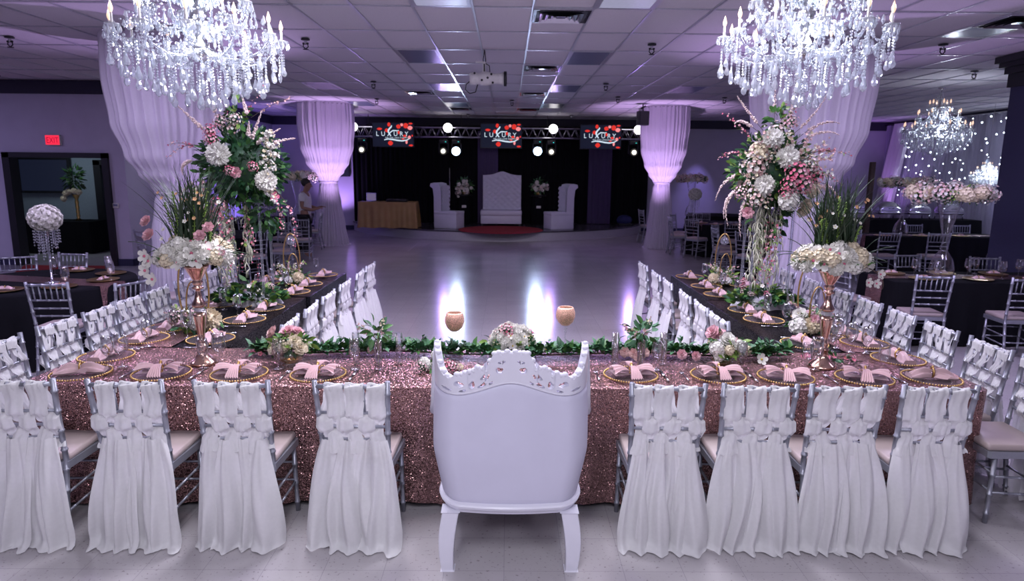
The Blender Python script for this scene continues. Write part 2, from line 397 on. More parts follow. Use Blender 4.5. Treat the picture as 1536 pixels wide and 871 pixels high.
# pillar at the right edge
t = struct(mb('navy').box(7.0, 7.9, 8.75, 9.5, 0, CZ).build('pillar_right', smooth=False))
p = mb('black')
for k, (e, z0, z1) in enumerate(((.16, 3.53, 3.62), (.12, 3.47, 3.53), (.07, 3.38, 3.47), (.035, 3.2, 3.38))): p.box(7.0-e, 7.9+e, 8.75-e, 9.5+e, z0, z1)
struct(p.build('trim_pillar', smooth=False))
# exit sign
t = thing('exit_sign', 'small red lit EXIT sign on the wall above the left doorway', 'sign', (-8.93, 13.39, 2.49))
mb('ivory').rbox(-.145, .145, -.06, 0, -.10, .10, .01).build('housing', t); mb('exitred').box(-.135, .135, -.065, -.06, -.09, .09).build('face', t, smooth=False)
def text_mesh(body, size, mat, name, parent, loc, spacing=1., ext=.002, sx=1.):
    cu = bpy.data.curves.new('lettering', 'FONT'); cu.body = body; cu.size = size; cu.extrude = ext; cu.space_character = spacing; cu.resolution_u = 4
    o = bpy.data.objects.new('lettering', cu); C.objects.link(o)
    me = bpy.data.meshes.new_from_object(o.evaluated_get(bpy.context.evaluated_depsgraph_get())); bpy.data.objects.remove(o)
    me.materials.clear(); me.materials.append(M[mat])
    r = place(name, me, parent, loc, (PI/2, 0, 0), (sx, 1, 1)); return r
text_mesh('EXIT', .16, 'exitdark', 'lettering', t, (-.118, -.068, -.057), 1.0, .001, .74)
t = thing('thermostat', 'small pale thermostat on the wall right of the left doorway', 'thermostat', (-7.84, 13.39, 1.22))
mb('ivory').rbox(-.06, .06, -.03, 0, -.05, .05, .008).build('housing', t); mb('lens_off').box(-.04, .04, -.033, -.03, -.01, .03).build('dial', t)

# ------------------------------------------------------------------ ceiling fittings
def cell(x, y): return (-.363+.61*math.floor((x+.363)/.61), 7.08+1.2192*math.floor((y-7.08)/1.2192))
LP = {}
def ceiling_light(x, y, lab, lit=False):  # lit picks the painted sheen for panels that only reflect
    cx, cy = cell(x, y)
    k = 'lit' if lit else 'off'
    if k not in LP:
        t = thing('ceiling_light', lab, 'ceiling light')
        mb('grid').box(.012, .598, .012, .05, -.002, .02).box(.012, .598, 1.17, 1.207, -.002, .02).box(.012, .05, .05, 1.17, -.002, .02).box(.56, .598, .05, 1.17, -.002, .02).build('frame', t, smooth=False)
        mb('lens_sheen' if lit else 'lens_off').box(.05, .56, .05, 1.17, .000, .01).build('lens', t, smooth=False); LP[k] = Proto(t)
    LP[k].put((cx, cy, CZ-.004), 0, lab, 'recessed ceiling light panels')
for x, y, lab, lit in ((-.7, 6.5, 'pale ceiling light panel at the top edge left of the projector spotlight', True), (1.1, 6.5, 'pale ceiling light panel at the top edge beside the nearest vent', True),
    (-3.4, 6.5, 'pale ceiling light panel at the top edge right of the left big chandelier', True),
    (-1.44, 10.14, 'dark ceiling light panel nearest left of the projector spotlight', False), (1.2, 9.96, 'dark ceiling light panel nearest right of the projector spotlight', False),
    (-1.3, 13.7, 'dark ceiling light panel, second in the row left of the spotlight', False), (1.2, 13.7, 'dark ceiling light panel, second in the row right of the spotlight', False),
    (-3.8, 13.7, 'dark ceiling light panel nearest before the left far draped column', False), (3.7, 13.7, 'dark ceiling light panel before the right far draped column', False),
    (-1.3, 17.3, 'dark ceiling light panel, farthest in the row left of the spotlight', False), (1.2, 17.3, 'dark ceiling light panel, farthest in the row right of the spotlight', False),
    (-3.7, 17.3, 'dark ceiling light panel beside the top of the left far draped column', False), (5.5, 7.3, 'dark ceiling light panel beside the right big chandelier', False)):
    ceiling_light(x, y, lab, lit)
VP = None
for x, y, lab in ((.5, 7.5, 'square metal air vent nearest the top edge right of centre'), (.5, 11.5, 'square metal air vent right of the spotlight, second from the camera'), (.5, 14.5, 'square metal air vent right of the spotlight, third from the camera'),
    (-1.95, 14.5, 'square metal air vent left of the hanging spotlight'), (5.2, 7.6, 'square metal air vent right of the right big chandelier'), (-1.2, 18.7, 'square metal air vent farthest left before the screens'), (.5, 18.7, 'square metal air vent farthest right before the screens')):
    if VP is None:
        t = thing('air_vent', lab, 'vent')
        def ring(b, a, c, z0, z1):
            for x0, x1, y0, y1 in ((-a, a, -a, -c), (-a, a, c, a), (-a, -c, -c, c), (c, a, -c, c)): b.box(x0, x1, y0, y1, z0, z1)
        b = mb('steel'); ring(b, .295, .265, -.012, .012); b.build('frame', t, smooth=False)
        mb('black').box(-.265, .265, -.265, .265, 0, .01).build('duct_back', t, smooth=False)
        for a in (.225, .165, .105):
            b = mb('steel'); n = []
            for q, z in ((a, -.03), (a-.035, -.004)): n += [(-q, -q, z), (q, -q, z), (q, q, z), (-q, q, z)]
            b.add(n, [(i, (i+1) % 4, 4+(i+1) % 4, 4+i) for i in range(4)]); b.build('louvre', t, smooth=False)
        mb('steel').box(-.05, .05, -.05, .05, -.02, -.014).build('centre_plate', t, smooth=False)
        VP = Proto(t)
    cx, cy = cell(x, y); VP.put((cx+.305, cy+.31, CZ-.006), 0, lab, 'metal ceiling air vents')
t = thing('sprinkler_head', 'x', 'sprinkler')
mb('black').lathe([(.0, 0), (.045, 0), (.045, -.012), (.0, -.014)], 10).build('escutcheon', t)
mb('steel').lathe([(.014, -.012), (.016, -.04), (.01, -.05)], 8).build('body', t)
mb('black').tube([(-.02, 0, -.05), (-.026, 0, -.075), (0, 0, -.1)], .006, 5).tube([(.02, 0, -.05), (.026, 0, -.075), (0, 0, -.1)], .006, 5).tube([(-.03, 0, -.045), (.03, 0, -.045)], .01, 6).build('frame_arms', t)
mb('black').lathe([(0, -.1), (.03, -.1), (.03, -.104), (0, -.104)], 10).build('deflector', t)
SP = Proto(t)
for x, y, lab in ((-2.584, 8.856, 'sprinkler right of the left big chandelier, nearest the camera on that side'), (1.854, 8.942, 'sprinkler nearest left of the right big chandelier'), (-2.545, 12.992, 'sprinkler above the left far column, nearer of two'),
    (1.843, 12.906, 'sprinkler left of the right far column, nearest of three'), (2.442, 15.162, 'sprinkler left of the right far column, middle of three'), (4.782, 15.061, 'sprinkler right of the right far draped column'), (-3.098, 16.158, 'sprinkler above the left far column, farther of two'),
    (-1.18, 20.3, 'sprinkler farthest left, just before the screens'), (.096, 16.126, 'sprinkler in the middle beyond the hanging spotlight'), (1.9, 20.3, 'sprinkler farthest right, just before the screens'), (5.489, 8.716, 'sprinkler right of the right big chandelier, near the air vent'), (7.389, 10.859, 'sprinkler above the far right chandelier, near the pillar'),
    (-6.398, 8.953, 'sprinkler at the left edge above the coloured ceiling tiles, nearer one'), (-9.389, 12.7, 'sprinkler at the left edge right before the wall band')):
    SP.put((x, y, CZ-.002), 0, lab, 'ceiling sprinkler heads', 1.25)

# hanging ellipsoidal spotlight
t = thing('stage_spotlight', 'white ellipsoidal spotlight hanging from the ceiling in the middle', 'spotlight', (-.33, 9.5, 3.24))
mb('cable').tube([(0, 0, .11), (-.015, 0, .25), (.005, 0, .38)], .006, 6).tube([(.01, 0, .11), (.02, 0, .25), (.005, 0, .38)], .006, 6).build('hanging_wire', t)
mb('ivory').box(-.02, .02, -.03, .03, .02, .22).box(-.12, -.02, -.02, .02, .205, .225).build('yoke', t, smooth=False)
mb('black').box(-.008, .012, -.034, -.03, .09, .19).build('yoke_slot', t, smooth=False)
RX = Matrix.Rotation(PI/2, 4, 'Y')
br_ = mb('ivory').lathe([(.0, -.20), (.07, -.20), (.085, -.19), (.085, -.11), (.075, -.10), (.075, -.06), (.09, -.05), (.095, .03), (.085, .08), (.068, .14), (.07, .2), (.088, .27), (.0, .27)], 20, M4=RX).build('barrel', t)
mb('black').lathe([(.088, .27), (.1, .275), (.1, .31), (.06, .312), (.06, .29)], 20, M4=RX).lathe([(.04, .312), (.075, .312), (.075, .30)], 20, M4=RX).build('gel_frame', t)
mb('glass').lathe([(0, .305), (.03, .303), (.06, .295)], 16, M4=RX).build('lens', br_)
for x, y, z in ((-.13, -.09, .06), (.05, -.095, .0), (.1, -.08, .05), (-.03, -.09, -.03), (.12, -.07, -.06)):
    mb('black').ball((x, y, z), .016, 6, 4).build('knob', br_)
mb('cable').tube([(-.19, 0, -.03), (-.25, 0, -.08), (-.26, 0, -.15), (-.2, 0, -.2), (-.12, 0, -.18), (-.09, 0, -.08)], .007, 6).tube([(.02, 0, .2), (.07, 0, .17), (.08, 0, .08), (.0, -.02, .06)], .006, 6).build('power_cable', t)

# ------------------------------------------------------------------ draped columns
def pleat_shell(b, prof, npl, amp, seg=260, ph=0., jit=1.):
    r_ = random.Random(int(ph*100)+3); f2 = [r_.uniform(0, 6.28) for _ in range(4)]
    def rad(z):
        for (z0, r0), (z1, r1) in zip(prof, prof[1:]):
            if z0 >= z >= z1:
                q = (z0-z)/(z0-z1); q = q*q*(3-2*q); return r0+(r1-r0)*q
        return prof[-1][1]
    zt, zb = prof[0][0], prof[-1][0]
    zs = [zt+(zb-zt)*i/60 for i in range(61)]
    vs = []
    for z in zs:
        R_ = rad(z)
        for j in range(seg):
            a = 2*PI*j/seg
            k = math.sin(npl*a+ph+1.2*math.sin(3*a+f2[0]+z*.4))*.6+math.sin(npl*.53*a+f2[1])*.3+math.sin(npl*1.7*a+f2[2]+z)*.22
            rr = R_*(1+amp*k*jit*(1 if z < zt-.02 else .6))
            vs.append((rr*math.cos(a), rr*math.sin(a), z))
    fs = [(i*seg+j, i*seg+(j+1) % seg, (i+1)*seg+(j+1) % seg, (i+1)*seg+j) for i in range(60) for j in range(seg)]
    b.add(vs, fs)
def column(x, y, lab, r=.64, wz=1.66, wr=.19, br=.42, ph=0., npl=36):
    t = thing('draped_column', lab, 'draped column', (x, y, 0), 0, 'columns dressed in gathered voile')
    mb('wall').box(-.16, .16, -.16, .16, 0, CZ-.001).build('core_post', t, smooth=False)
    b = mb('drape'); pleat_shell(b, [(CZ-.005, r), (3.1, r*1.02), (2.55, r*.95), (2.15, r*.78), (1.9, r*.58), (1.75, r*.40), (wz, wr)], npl, .085, ph=ph); b.build('upper_drape', t)
    b = mb('drape'); pleat_shell(b, [(wz, wr*.95), (wz-.15, wr*1.1), (1.1, wr*1.35), (.5, br*.85), (.03, br), (.006, br*1.15)], npl, .07, ph=ph+1); b.build('lower_drape', t)
    b = mb('drape'); b.tube([(math.cos(a)*wr*1.02, math.sin(a)*wr*1.02, wz+.01*math.sin(5*a)) for a in [i*PI/20 for i in range(40)]], .022, 6, closed=True); b.build('tie_back', t)
    b = mb('steel'); b.tube([(math.cos(a)*r*.97, math.sin(a)*r*.97, CZ-.03) for a in [i*PI/20 for i in range(40)]], .012, 6, closed=True); b.build('hoop', t)
column(-4.42, 8.9, 'white voile draped column near the left, behind the left big chandelier', .66, 1.66, .22, .42, 0.)
column(4.00, 9.0, 'white voile draped column near the right, behind the right tall flowers', .72, 1.64, .24, .56, 1.7)
column(-4.68, 17.55, 'lilac lit voile draped column beside the stage, left of the gold table', .66, 1.64, .22, .45, 3.1)
column(4.06, 17.5, 'lilac lit voile draped column right of the stage', .58, 1.70, .2, .38, 4.2)

# ------------------------------------------------------------------ stage
t = thing('stage', 'low half round stage with a dark floor and pale curved side', 'stage', (-.3, 23.8, 0))
Rs = 5.12; A0 = math.asin(1.9/Rs)
arc = [(-math.cos(A0+(PI-2*A0)*i/80)*Rs, -math.sin(A0+(PI-2*A0)*i/80)*Rs) for i in range(81)]
b = mb('stagetop'); n = len(arc); b.add([(x, y, .285) for x, y in arc]+[(x*1.006, y*1.006, .285) for x, y in arc], [tuple(range(n))]+[(i, n+i, n+i+1, i+1) for i in range(n-1)])
b.add([(x*1.006, y*1.006, z) for z in (.285, .245) for x, y in arc], [(i, i+1, n+i+1, n+i) for i in range(n-1)]); b.build('deck', t, smooth=False)
b = mb('stageside'); b.add([(x, y, z) for z in (.25, .0) for x, y in arc], [(i, i+1, n+i+1, n+i) for i in range(n-1)]); b.build('riser', t)
SZ = .285
def folds(name, parent, mat, x0, x1, y, z0, z1, nf, amp, lab=None, seed=0, axis='x', nz=4):
    r_ = random.Random(seed); p = [r_.uniform(0, 6) for _ in range(5)]; n = nf*8
    def fn(u, v):
        q = u*nf*2*PI; k = math.sin(q+math.sin(u*9+p[0]))*.6+.4*math.sin(q*.37+p[1])+.2*math.sin(q*1.9+p[2]+v)
        a = x0+(x1-x0)*u
        return (a, y+amp*k, z1+(z0-z1)*v) if axis == 'x' else (y+amp*k, a, z1+(z0-z1)*v)
    b = mb(mat).grid(fn, n, nz); return b.build(name, parent)
t = thing('stage_curtain', 'black pleated curtain hanging across the back of the stage', 'curtain', (0, 0, 0))
folds('fabric', t, 'blackcloth', -4.95, 4.55, 21.6, .3, 3.35, 60, .045)
mb('black').tube([(-5, 21.6, 3.36), (4.6, 21.6, 3.36)], .02, 6).build('curtain_rod', t)
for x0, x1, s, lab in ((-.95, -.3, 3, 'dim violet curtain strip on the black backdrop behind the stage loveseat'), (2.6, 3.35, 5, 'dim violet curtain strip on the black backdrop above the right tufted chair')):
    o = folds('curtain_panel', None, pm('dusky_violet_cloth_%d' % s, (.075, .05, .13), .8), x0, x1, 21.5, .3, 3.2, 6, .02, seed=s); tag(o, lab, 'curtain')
def profile_extrude(b, prof, y0, y1):
    # closed profile in x,z pushed along y
    n = len(prof); b.add([(x, y, z) for y in (y0, y1) for x, z in prof], [(i, (i+1) % n, n+(i+1) % n, n+i) for i in range(n)]+[tuple(range(n)), tuple(reversed(range(n, 2*n)))])
def tufted(b, x0, x1, z0, z1, y, nx, nz, d=.025, top=None):
    def fn(u, v):
        x = x0+(x1-x0)*u; tp = top(u) if top else z1; z = z0+(tp-z0)*v
        a = u*nx; c = v*nz
        k = abs(math.sin(PI*(a+c)/1.))*abs(math.sin(PI*(a-c)/1.))
        return (x, y-d*k**.5, z)
    b.grid(fn, nx*8+1, nz*8+1)
t = thing('loveseat_throne', 'wide high backed white tufted throne in the middle of the stage', 'throne', (-.16, 21.0, SZ))
topf = lambda u: 1.56+.10*math.exp(-((u-.5)/.2)**2)-.03*abs(u-.5)
b = mb('thronefab'); tufted(b, -.60, .60, .42, 1.6, -.02, 6, 7, .03, topf)
b.grid(lambda u, v: (-.60+1.2*u, -.02+.14*v, topf(u)), 30, 2); b.box(-.60, -.59, -.02, .12, .1, 1.55).box(.59, .60, -.02, .12, .1, 1.55); b.build('backrest', t)
mb('thronefab').rbox(-.66, .62, -.62, .0, .32, .48, .04).build('seat_cushion', t); mb('thronefab').rbox(-.65, .61, -.60, .05, .07, .32, .02).build('base', t)
for x in (-.6, .56):
    for y in (-.56, 0): mb('black').box(x-.025, x+.025, y-.025, y+.025, 0, .07).build('leg', t, smooth=False)
t = thing('tufted_chair', 'x', 'chair')
pr = [(-.30, .40), (-.30, .1), (-.26, 1.0), (-.30, 1.2), (-.38, 1.33), (-.36, 1.40), (-.24, 1.42), (-.12, 1.38), (-.08, 1.2), (-.06, .9), (-.04, .4)]
pr = [(-.28, .02), (-.28, .9), (-.31, 1.15), (-.40, 1.22), (-.38, 1.30), (-.26, 1.325), (-.13, 1.30), (-.07, 1.19), (-.05, 1.0), (-.04, .46), (-.04, .02)]
b = mb('thronefab'); profile_extrude(b, pr, -.27, .27); b.build('backrest', t, smooth=False)
b = mb('thronefab'); b.grid(lambda u, v: (-.045+.012+.03*abs(math.sin(PI*(u*4+v*6)))*abs(math.sin(PI*(u*4-v*6))), -.26+.52*u, .48+.76*v), 33, 49); b.build('tufting', t)
mb('thronefab').rbox(-.28, .46, -.30, .30, .40, .50, .035).build('seat', t); mb('thronefab').rbox(-.27, .45, -.29, .29, .0, .42, .02).build('skirt', t)
TC = Proto(t)
TC.put((-1.80, 19.75, SZ), -.35, 'white tufted side chair on the stage, left of the high throne'); 
o = TC.put((1.62, 19.75, SZ), PI+.35, 'white tufted side chair on the stage, right of the high throne')
# round red rug
t = mb('redcarpet'); t.lathe([(0, .022), (1.1, .022), (1.2, .018), (1.23, .0)], 64, (0, 0, 0), wob=lambda a, z: 1+.006*math.sin(23*a)); t = t.build('round_rug', loc=(-.18, 19.15, SZ)); tag(t, 'round red rug on the stage before the high throne', 'rug')
# pedestals with flower pots
def pedestal(x, lab):
    t = thing('pedestal', lab, 'pedestal', (x, 21.25, SZ), 0, 'black pedestals on the stage')
    b = mb('blackcloth'); b.grid(lambda u, v: ((.17+.05*v+.02*math.sin(40*PI*u)*v)*math.cos(2*PI*u), (.17+.05*v+.02*math.sin(40*PI*u)*v)*math.sin(2*PI*u), .9*(1-v)), 80, 6, True); b.build('cloth_skirt', t)
    mb('black').lathe([(0, .93), (.24, .93), (.25, .91), (.24, .89), (.0, .89)], 24).build('top_plate', t)
    mb('ivory').rbox(-.07, .07, -.235, -.20, .52, .60, .01).build('emblem', t)
pedestal(-1.36, 'black skirted pedestal left of the high throne, below white flowers'); pedestal(1.0, 'black skirted pedestal right of the high throne, below white flowers')
# gold table with laptop and mixer
def skirted(name, parent, mat, x0, x1, y0, y1, zt, zb, rad=.05, amp=.03, nfold=26, seed=1, flare=.04, nz=7, topn=(40, 14)):
    r_ = random.Random(seed); ph = [r_.uniform(0, 6.28) for _ in range(6)]
    per = []
    segs = [((x0+rad, y0), (x1-rad, y0), (0, -1)), ((x1-rad, y0+rad), None, 270), ((x1, y0+rad), (x1, y1-rad), (1, 0)), ((x1-rad, y1-rad), None, 0), ((x1-rad, y1), (x0+rad, y1), (0, 1)), ((x0+rad, y1-rad), None, 90), ((x0, y1-rad), (x0, y0+rad), (-1, 0)), ((x0+rad, y0+rad), None, 180)]
    for a, b_, n in segs:
        if b_ is None:
            for i in range(7):
                an = math.radians(n+90*i/6); per.append((a[0]+rad*math.cos(an), a[1]+rad*math.sin(an), math.cos(an), math.sin(an)))
        else:
            ln = math.dist(a, b_); k = max(2, int(ln/.028))
            for i in range(1, k): q = i/k; per.append((a[0]+(b_[0]-a[0])*q, a[1]+(b_[1]-a[1])*q, n[0], n[1]))
    K = len(per); vs = []; ls = 0; S = [0]
    for i in range(1, K): ls += math.dist(per[i][:2], per[i-1][:2]); S.append(ls)
    tot = ls+.03; w = nfold*2*PI/tot
    for j in range(nz+1):
        v = j/nz; z = zt+(zb-zt)*v
        for i, (x, y, nx, ny) in enumerate(per):
            s_ = S[i]; k = math.sin(s_*round(w*tot/(2*PI))*2*PI/tot+1.5*math.sin(s_*3*2*PI/tot+ph[0]))*.6+.35*math.sin(s_*2*PI/tot*round(nfold*.43)+ph[1]+v)+.15*math.sin(s_*2*PI/tot*round(nfold*2.3)+ph[2])
            cor = 1+1.2*(abs(nx*ny)*2)
            o_ = flare*v*cor+amp*k*min(1, v*1.4)*cor
            zz = z-(.004 if j == 0 else 0)+(.012*math.sin(s_*11+ph[3]) if j == nz else 0)
            vs.append((x+nx*o_, y+ny*o_, max(zz, .012) if zb < .05 else zz))
    fs = [(j*K+i, j*K+(i+1) % K, (j+1)*K+(i+1) % K, (j+1)*K+i) for j in range(nz) for i in range(K)]
    b = mb(mat); b.add(vs, fs)
    # the flat top: a fan of inset loops towards a middle line
    tv = []; lo = []
    cx, cy = (x0+x1)/2, (y0+y1)/2
    for k, q in enumerate((1., .985, .9, .7, .4, .1)):
        for (x, y, nx, ny) in per:
            hx = cx+(x-cx)*q; hy = cy+(y-cy)*q
            z = zt+(0 if k else -.004)+.0016*math.sin(hx*23+ph[4])*math.sin(hy*31+ph[5])*(k > 0)
            tv.append((hx, hy, z))
    tf = [(k*K+i, k*K+(i+1) % K, (k+1)*K+(i+1) % K, (k+1)*K+i) for k in range(5) for i in range(K)]; tf.append(tuple(5*K+i for i in range(K)))
    b.add(tv, [tuple(reversed(f)) for f in tf]); return b.build(name, parent)
o = skirted('tablecloth', None, 'goldcloth', -4.30, -2.62, 19.15, 19.75, SZ+.77, SZ+.03, .05, .02, 26, 4, .03); tag(o, 'gold satin cloth over the table at the left end of the stage', 'tablecloth')
t = thing('laptop', 'open laptop standing on the gold clothed table', 'laptop', (-4.02, 19.4, SZ+.772), -.4)
mb('steel').box(-.17, .17, -.12, .12, 0, .015).build('keyboard_base', t, smooth=False)
mb('steel').box(-.17, .17, 0, .012, 0, .23).build('lid', t, smooth=False).location = (0, .12, .012)
mb('laptop').box(-.155, .155, -.003, -.001, .015, .215).build('display', t, smooth=False).location = (0, .12, .012)
t = thing('mixing_console', 'low black mixing console on the gold clothed table', 'mixer', (-3.2, 19.4, SZ+.772))
mb('black').rbox(-.30, .30, -.15, .15, 0, .07, .02).build('housing', t); mb('black').lathe([(0, .08), (.09, .08), (.09, .07)], 20, (-.17, 0, 0)).lathe([(0, .08), (.09, .08), (.09, .07)], 20, (.17, 0, 0)).build('jog_wheel', t)
mb('steel').box(-.03, .03, -.08, .08, .07, .078).build('fader_panel', t, smooth=False)
t = thing('light_stand', 'thin pale pole standing behind the left tufted chair', 'stand', (-1.82, 21.2, SZ))
mb('steel').tube([(0, 0, 0), (0, 0, 1.75)], .018, 6).build('pole', t); mb('steel').lathe([(0, .02), (.16, .02), (.17, 0)], 18).build('base', t)
t = thing('fog_machine', 'low blue cloth covered unit at the right end of the stage', 'machine', (3.75, 21.1, SZ))
mb('navycloth').ball((0, 0, .17), .2, 16, 10, (1.25, .9, .85)).build('cover', t); mb('black').rbox(-.2, .2, -.15, .15, 0, .08, .02).build('base', t)

# ------------------------------------------------------------------ truss, screens, lamps above the stage
t = thing('lighting_truss', 'long grey lattice truss hanging above the stage front', 'truss', (0, 20.5, 3.085))
for dy in (-.14, .14):
    for dz in (-.14, .14): mb('steel').tube([(-4.95, dy, dz), (4.2, dy, dz)], .024, 8).build('chord', t)
b = mb('steel')
for i in range(36):
    x = -4.95+i*.254
    for dy in (-.14, .14): b.tube([(x, dy, -.14), (x+.127, dy, .14), (x+.254, dy, -.14)], .011, 5)
    b.tube([(x, -.14, .14), (x, .14, .14)], .009, 4)
b.build('lattice', t)
for x in (-4.2, -1.4, 1.2, 3.9): mb('cable').tube([(x, 0, .14), (x, 0, .55)], .008, 5).build('hanging_wire', t)
def screen(x, lab):
    t = thing('hanging_screen', lab, 'screen', (x, 20.2, 2.99), 0, 'three logo screens above the stage')
    W2, H2 = .62, .36
    mb('black').box(-W2, W2, 0, .06, -H2, H2).build('bezel', t, smooth=False)
    ds = mb('screen').box(-W2+.02, W2-.02, -.004, 0, -H2+.02, H2-.02).build('display', t, smooth=False)
    def P(u, v): return ((u-705)/1190*1.24, (500-v)/700*.72)
    b = mb('petalred'); b2 = mb('petalpink')
    for i, (u, v, a, c, pk) in enumerate(((590, 210, 45, 60, 0), (320, 335, 70, 35, 0), (525, 375, 55, 55, 0), (860, 265, 62, 60, 0), (955, 215, 42, 42, 1), (1070, 240, 70, 75, 0), (1205, 180, 55, 26, 0), (1190, 300, 70, 60, 1), (868, 430, 35, 52, 0), (1040, 530, 52, 36, 0), (1250, 520, 20, 28, 0), (1170, 565, 45, 48, 1), (985, 615, 42, 22, 0), (1085, 700, 30, 55, 1), (625, 735, 68, 68, 0), (1210, 795, 60, 28, 0))):
        q = b2 if pk else b; x_, z_ = P(u, v)
        q.add([(x_+a/1190*1.24*math.cos(k*PI/6)*(1+.12*math.sin(k*2.1+i)), -.007-.0002*i, z_+c/700*.72*math.sin(k*PI/6)) for k in range(12)], [tuple(range(12))])
    b.build('red_petals', ds, smooth=False); b2.build('pink_petals', ds, smooth=False)
    b = mb('scrtext')
    def stroke(pts, w0):
        pts = [P(*p) for p in pts]; n = len(pts); vs = []
        for i, p in enumerate(pts):
            a = pts[max(0, i-1)]; c = pts[min(n-1, i+1)]; d = Vector((c[0]-a[0], c[1]-a[1])).normalized(); w = w0/1190*1.24*(.45+.55*math.sin(PI*(i+.5)/n))
            vs += [(p[0]-d.y*w, -.012, p[1]+d.x*w), (p[0]+d.y*w, -.012, p[1]-d.x*w)]
        b.add(vs, [(2*i, 2*i+1, 2*i+3, 2*i+2) for i in range(n-1)])
    stroke([(670, 235), (655, 275), (610, 320), (575, 370), (572, 420), (595, 470), (645, 535)], 24)
    stroke([(545, 535), (600, 470), (640, 420), (700, 380), (760, 380), (820, 385), (870, 372)], 16)
    stroke([(445, 645), (560, 618), (700, 632), (830, 655), (960, 668), (1090, 648), (1175, 598)], 20)
    b.build('swan_mark', ds, smooth=False)
    z0 = P(0, 533)[1]
    for ch, u in (('L', 215), ('U', 360), ('U', 715), ('R', 890), ('Y', 1035)): text_mesh(ch, .19, 'scrtext', 'lettering', ds, (P(u, 0)[0], -.012, z0), 1., .0005, .95)
    text_mesh('ON THE LAKE EVENTS', .062, 'scrtext', 'lettering', ds, (P(478, 0)[0], -.012, P(0, 602)[1]), 1.15, .0003, .95)
screen(-3.41, 'dark logo screen with red petals, leftmost of three above the stage'); screen(-.19, 'dark logo screen with red petals, middle of three above the stage'); screen(2.78, 'dark logo screen with red petals, rightmost of three above the stage')
t = thing('globe_lamp', 'x', 'lamp'); mb('globe').ball((0, 0, 0), .135, 20, 12).build('globe', t); mb('black').tube([(0, .12, 0), (0, .17, 0)], .03, 8).build('cap', t)
GP = Proto(t)
for x, lab in ((-4.594, 'glowing round globe lamp farthest left on the truss'), (-1.782, 'glowing round globe lamp between the left and middle screens'), (1.36, 'glowing round globe lamp between the middle and right screens'), (3.905, 'glowing round globe lamp farthest right on the truss')):
    GP.put((x, 20.2, 3.21), 0, lab, 'globe lamps on the truss')
def mover(x, z, big, lab):
    t = thing('moving_head_light', lab, 'stage light', (x, 20.38, z), 0, 'stage lights under the truss')
    mb('black').rbox(-.13, .13, -.05, .16, .22, .34, .02).build('base', t)
    mb('black').box(-.15, -.12, 0, .08, -.04, .24).box(.12, .15, 0, .08, -.04, .24).build('yoke', t, smooth=False)
    hd = mb('black').lathe([(0, .16), (.1, .15), (.12, .02), (.12, -.1), (.10, -.11)], 18, M4=Matrix.Rotation(PI/2, 4, 'X') @ Matrix.Rotation(PI, 4, 'X')).build('head', t)
    r = .125 if big else .06
    mb('spot' if big else 'spot2').lathe([(0, 0), (r, 0)], 18, (0, -.135, 0), M4=Matrix.Rotation(PI/2, 4, 'X')).build('lens', hd)
    mb('led').box(.05, .08, -.055, -.05, .27, .285).build('indicator', t, smooth=False)
    mb('black').lathe([(.0, .10), (.115, .10), (.122, .13), (.11, .135)], 18, M4=Matrix.Rotation(PI/2, 4, 'X')).build('bezel', hd)
mover(-4.375, 2.55, 0, 'small warm stage light farthest left under the truss'); mover(-1.93, 2.53, 0, 'small warm stage light just left of the left bright beam')
mover(-1.544, 2.535, 1, 'dazzling blue white stage light left of the middle screen'); mover(.908, 2.557, 1, 'dazzling blue white stage light right of the middle screen')
mover(1.32, 2.54, 0, 'small warm stage light just right of the right bright beam'); mover(3.81, 2.55, 0, 'small warm stage light farthest right under the truss')
t = thing('loudspeaker', 'small black loudspeaker hung beside the right far draped column', 'speaker', (3.3, 16.6, 3.3), .3)
mb('black').rbox(-.13, .13, -.1, .1, -.2, .14, .02).build('cabinet', t); mb('cable').box(-.11, .11, -.105, -.1, -.18, .12).build('grille', t, smooth=False); mb('black').tube([(0, 0, .14), (0, .02, .32)], .015, 6).tube([(-.06, 0, .2), (.06, 0, .26)], .02, 6).build('bracket', t)
t = thing('wall_panel', 'black rectangular panel on the wall behind the left far column', 'panel', (-5.55, 21.93, 2.35))
mb('black').box(-.42, .42, -.06, 0, -.62, .62).build('frame', t, smooth=False); mb('screen').box(-.38, .38, -.065, -.06, -.58, .58).build('face', t, smooth=False)

# sheer curtain wall on the right
t = thing('sheer_curtain', 'sheer violet voile curtain along the far right wall', 'curtain')
def fnc(u, v):
    y = 21.8-5.6*u; q = u*60*2*PI; k = .5*math.sin(q+2*math.sin(u*11))+.5*math.sin(q*.21+1)
    g = .5*math.sin(u*PI*2)*v*.6
    return (12.2+.07*k-.15*v*math.sin(u*PI), y+g*.6, 3.5-3.45*v)
mb('sheer').grid(fnc, 360, 12).build('fabric', t)
mb('drape').grid(lambda u, v: (11.95+.08*math.sin(u*30), 20.9-.9*u+.9*v*(1-.2*u), 3.5-3.4*v), 50, 14).build('swag', t)
mb('steel').tube([(12.2, 21.85, 3.52), (12.2, 16.1, 3.52)], .02, 6).build('curtain_rod', t)
r_ = random.Random(5)
for k in range(8):
    y = 20.3-k*.56; b = mb('cable'); b.tube([(12.32, y, 3.5), (12.33, y-.05, 1.2)], .003, 4); b.mat(M['fairy'])
    for i in range(14): b.ball((12.02-.1*r_.random(), y+r_.uniform(-.25, .25), 3.45-2.2*(i+r_.random())/14), .013 if r_.random() < .7 else .02, 6, 4)
    tag(b.build('fairy_light_string'), 'string of tiny blue white lights hung with the sheer curtain', 'fairy lights', 'fairy light strings on the sheer curtain')
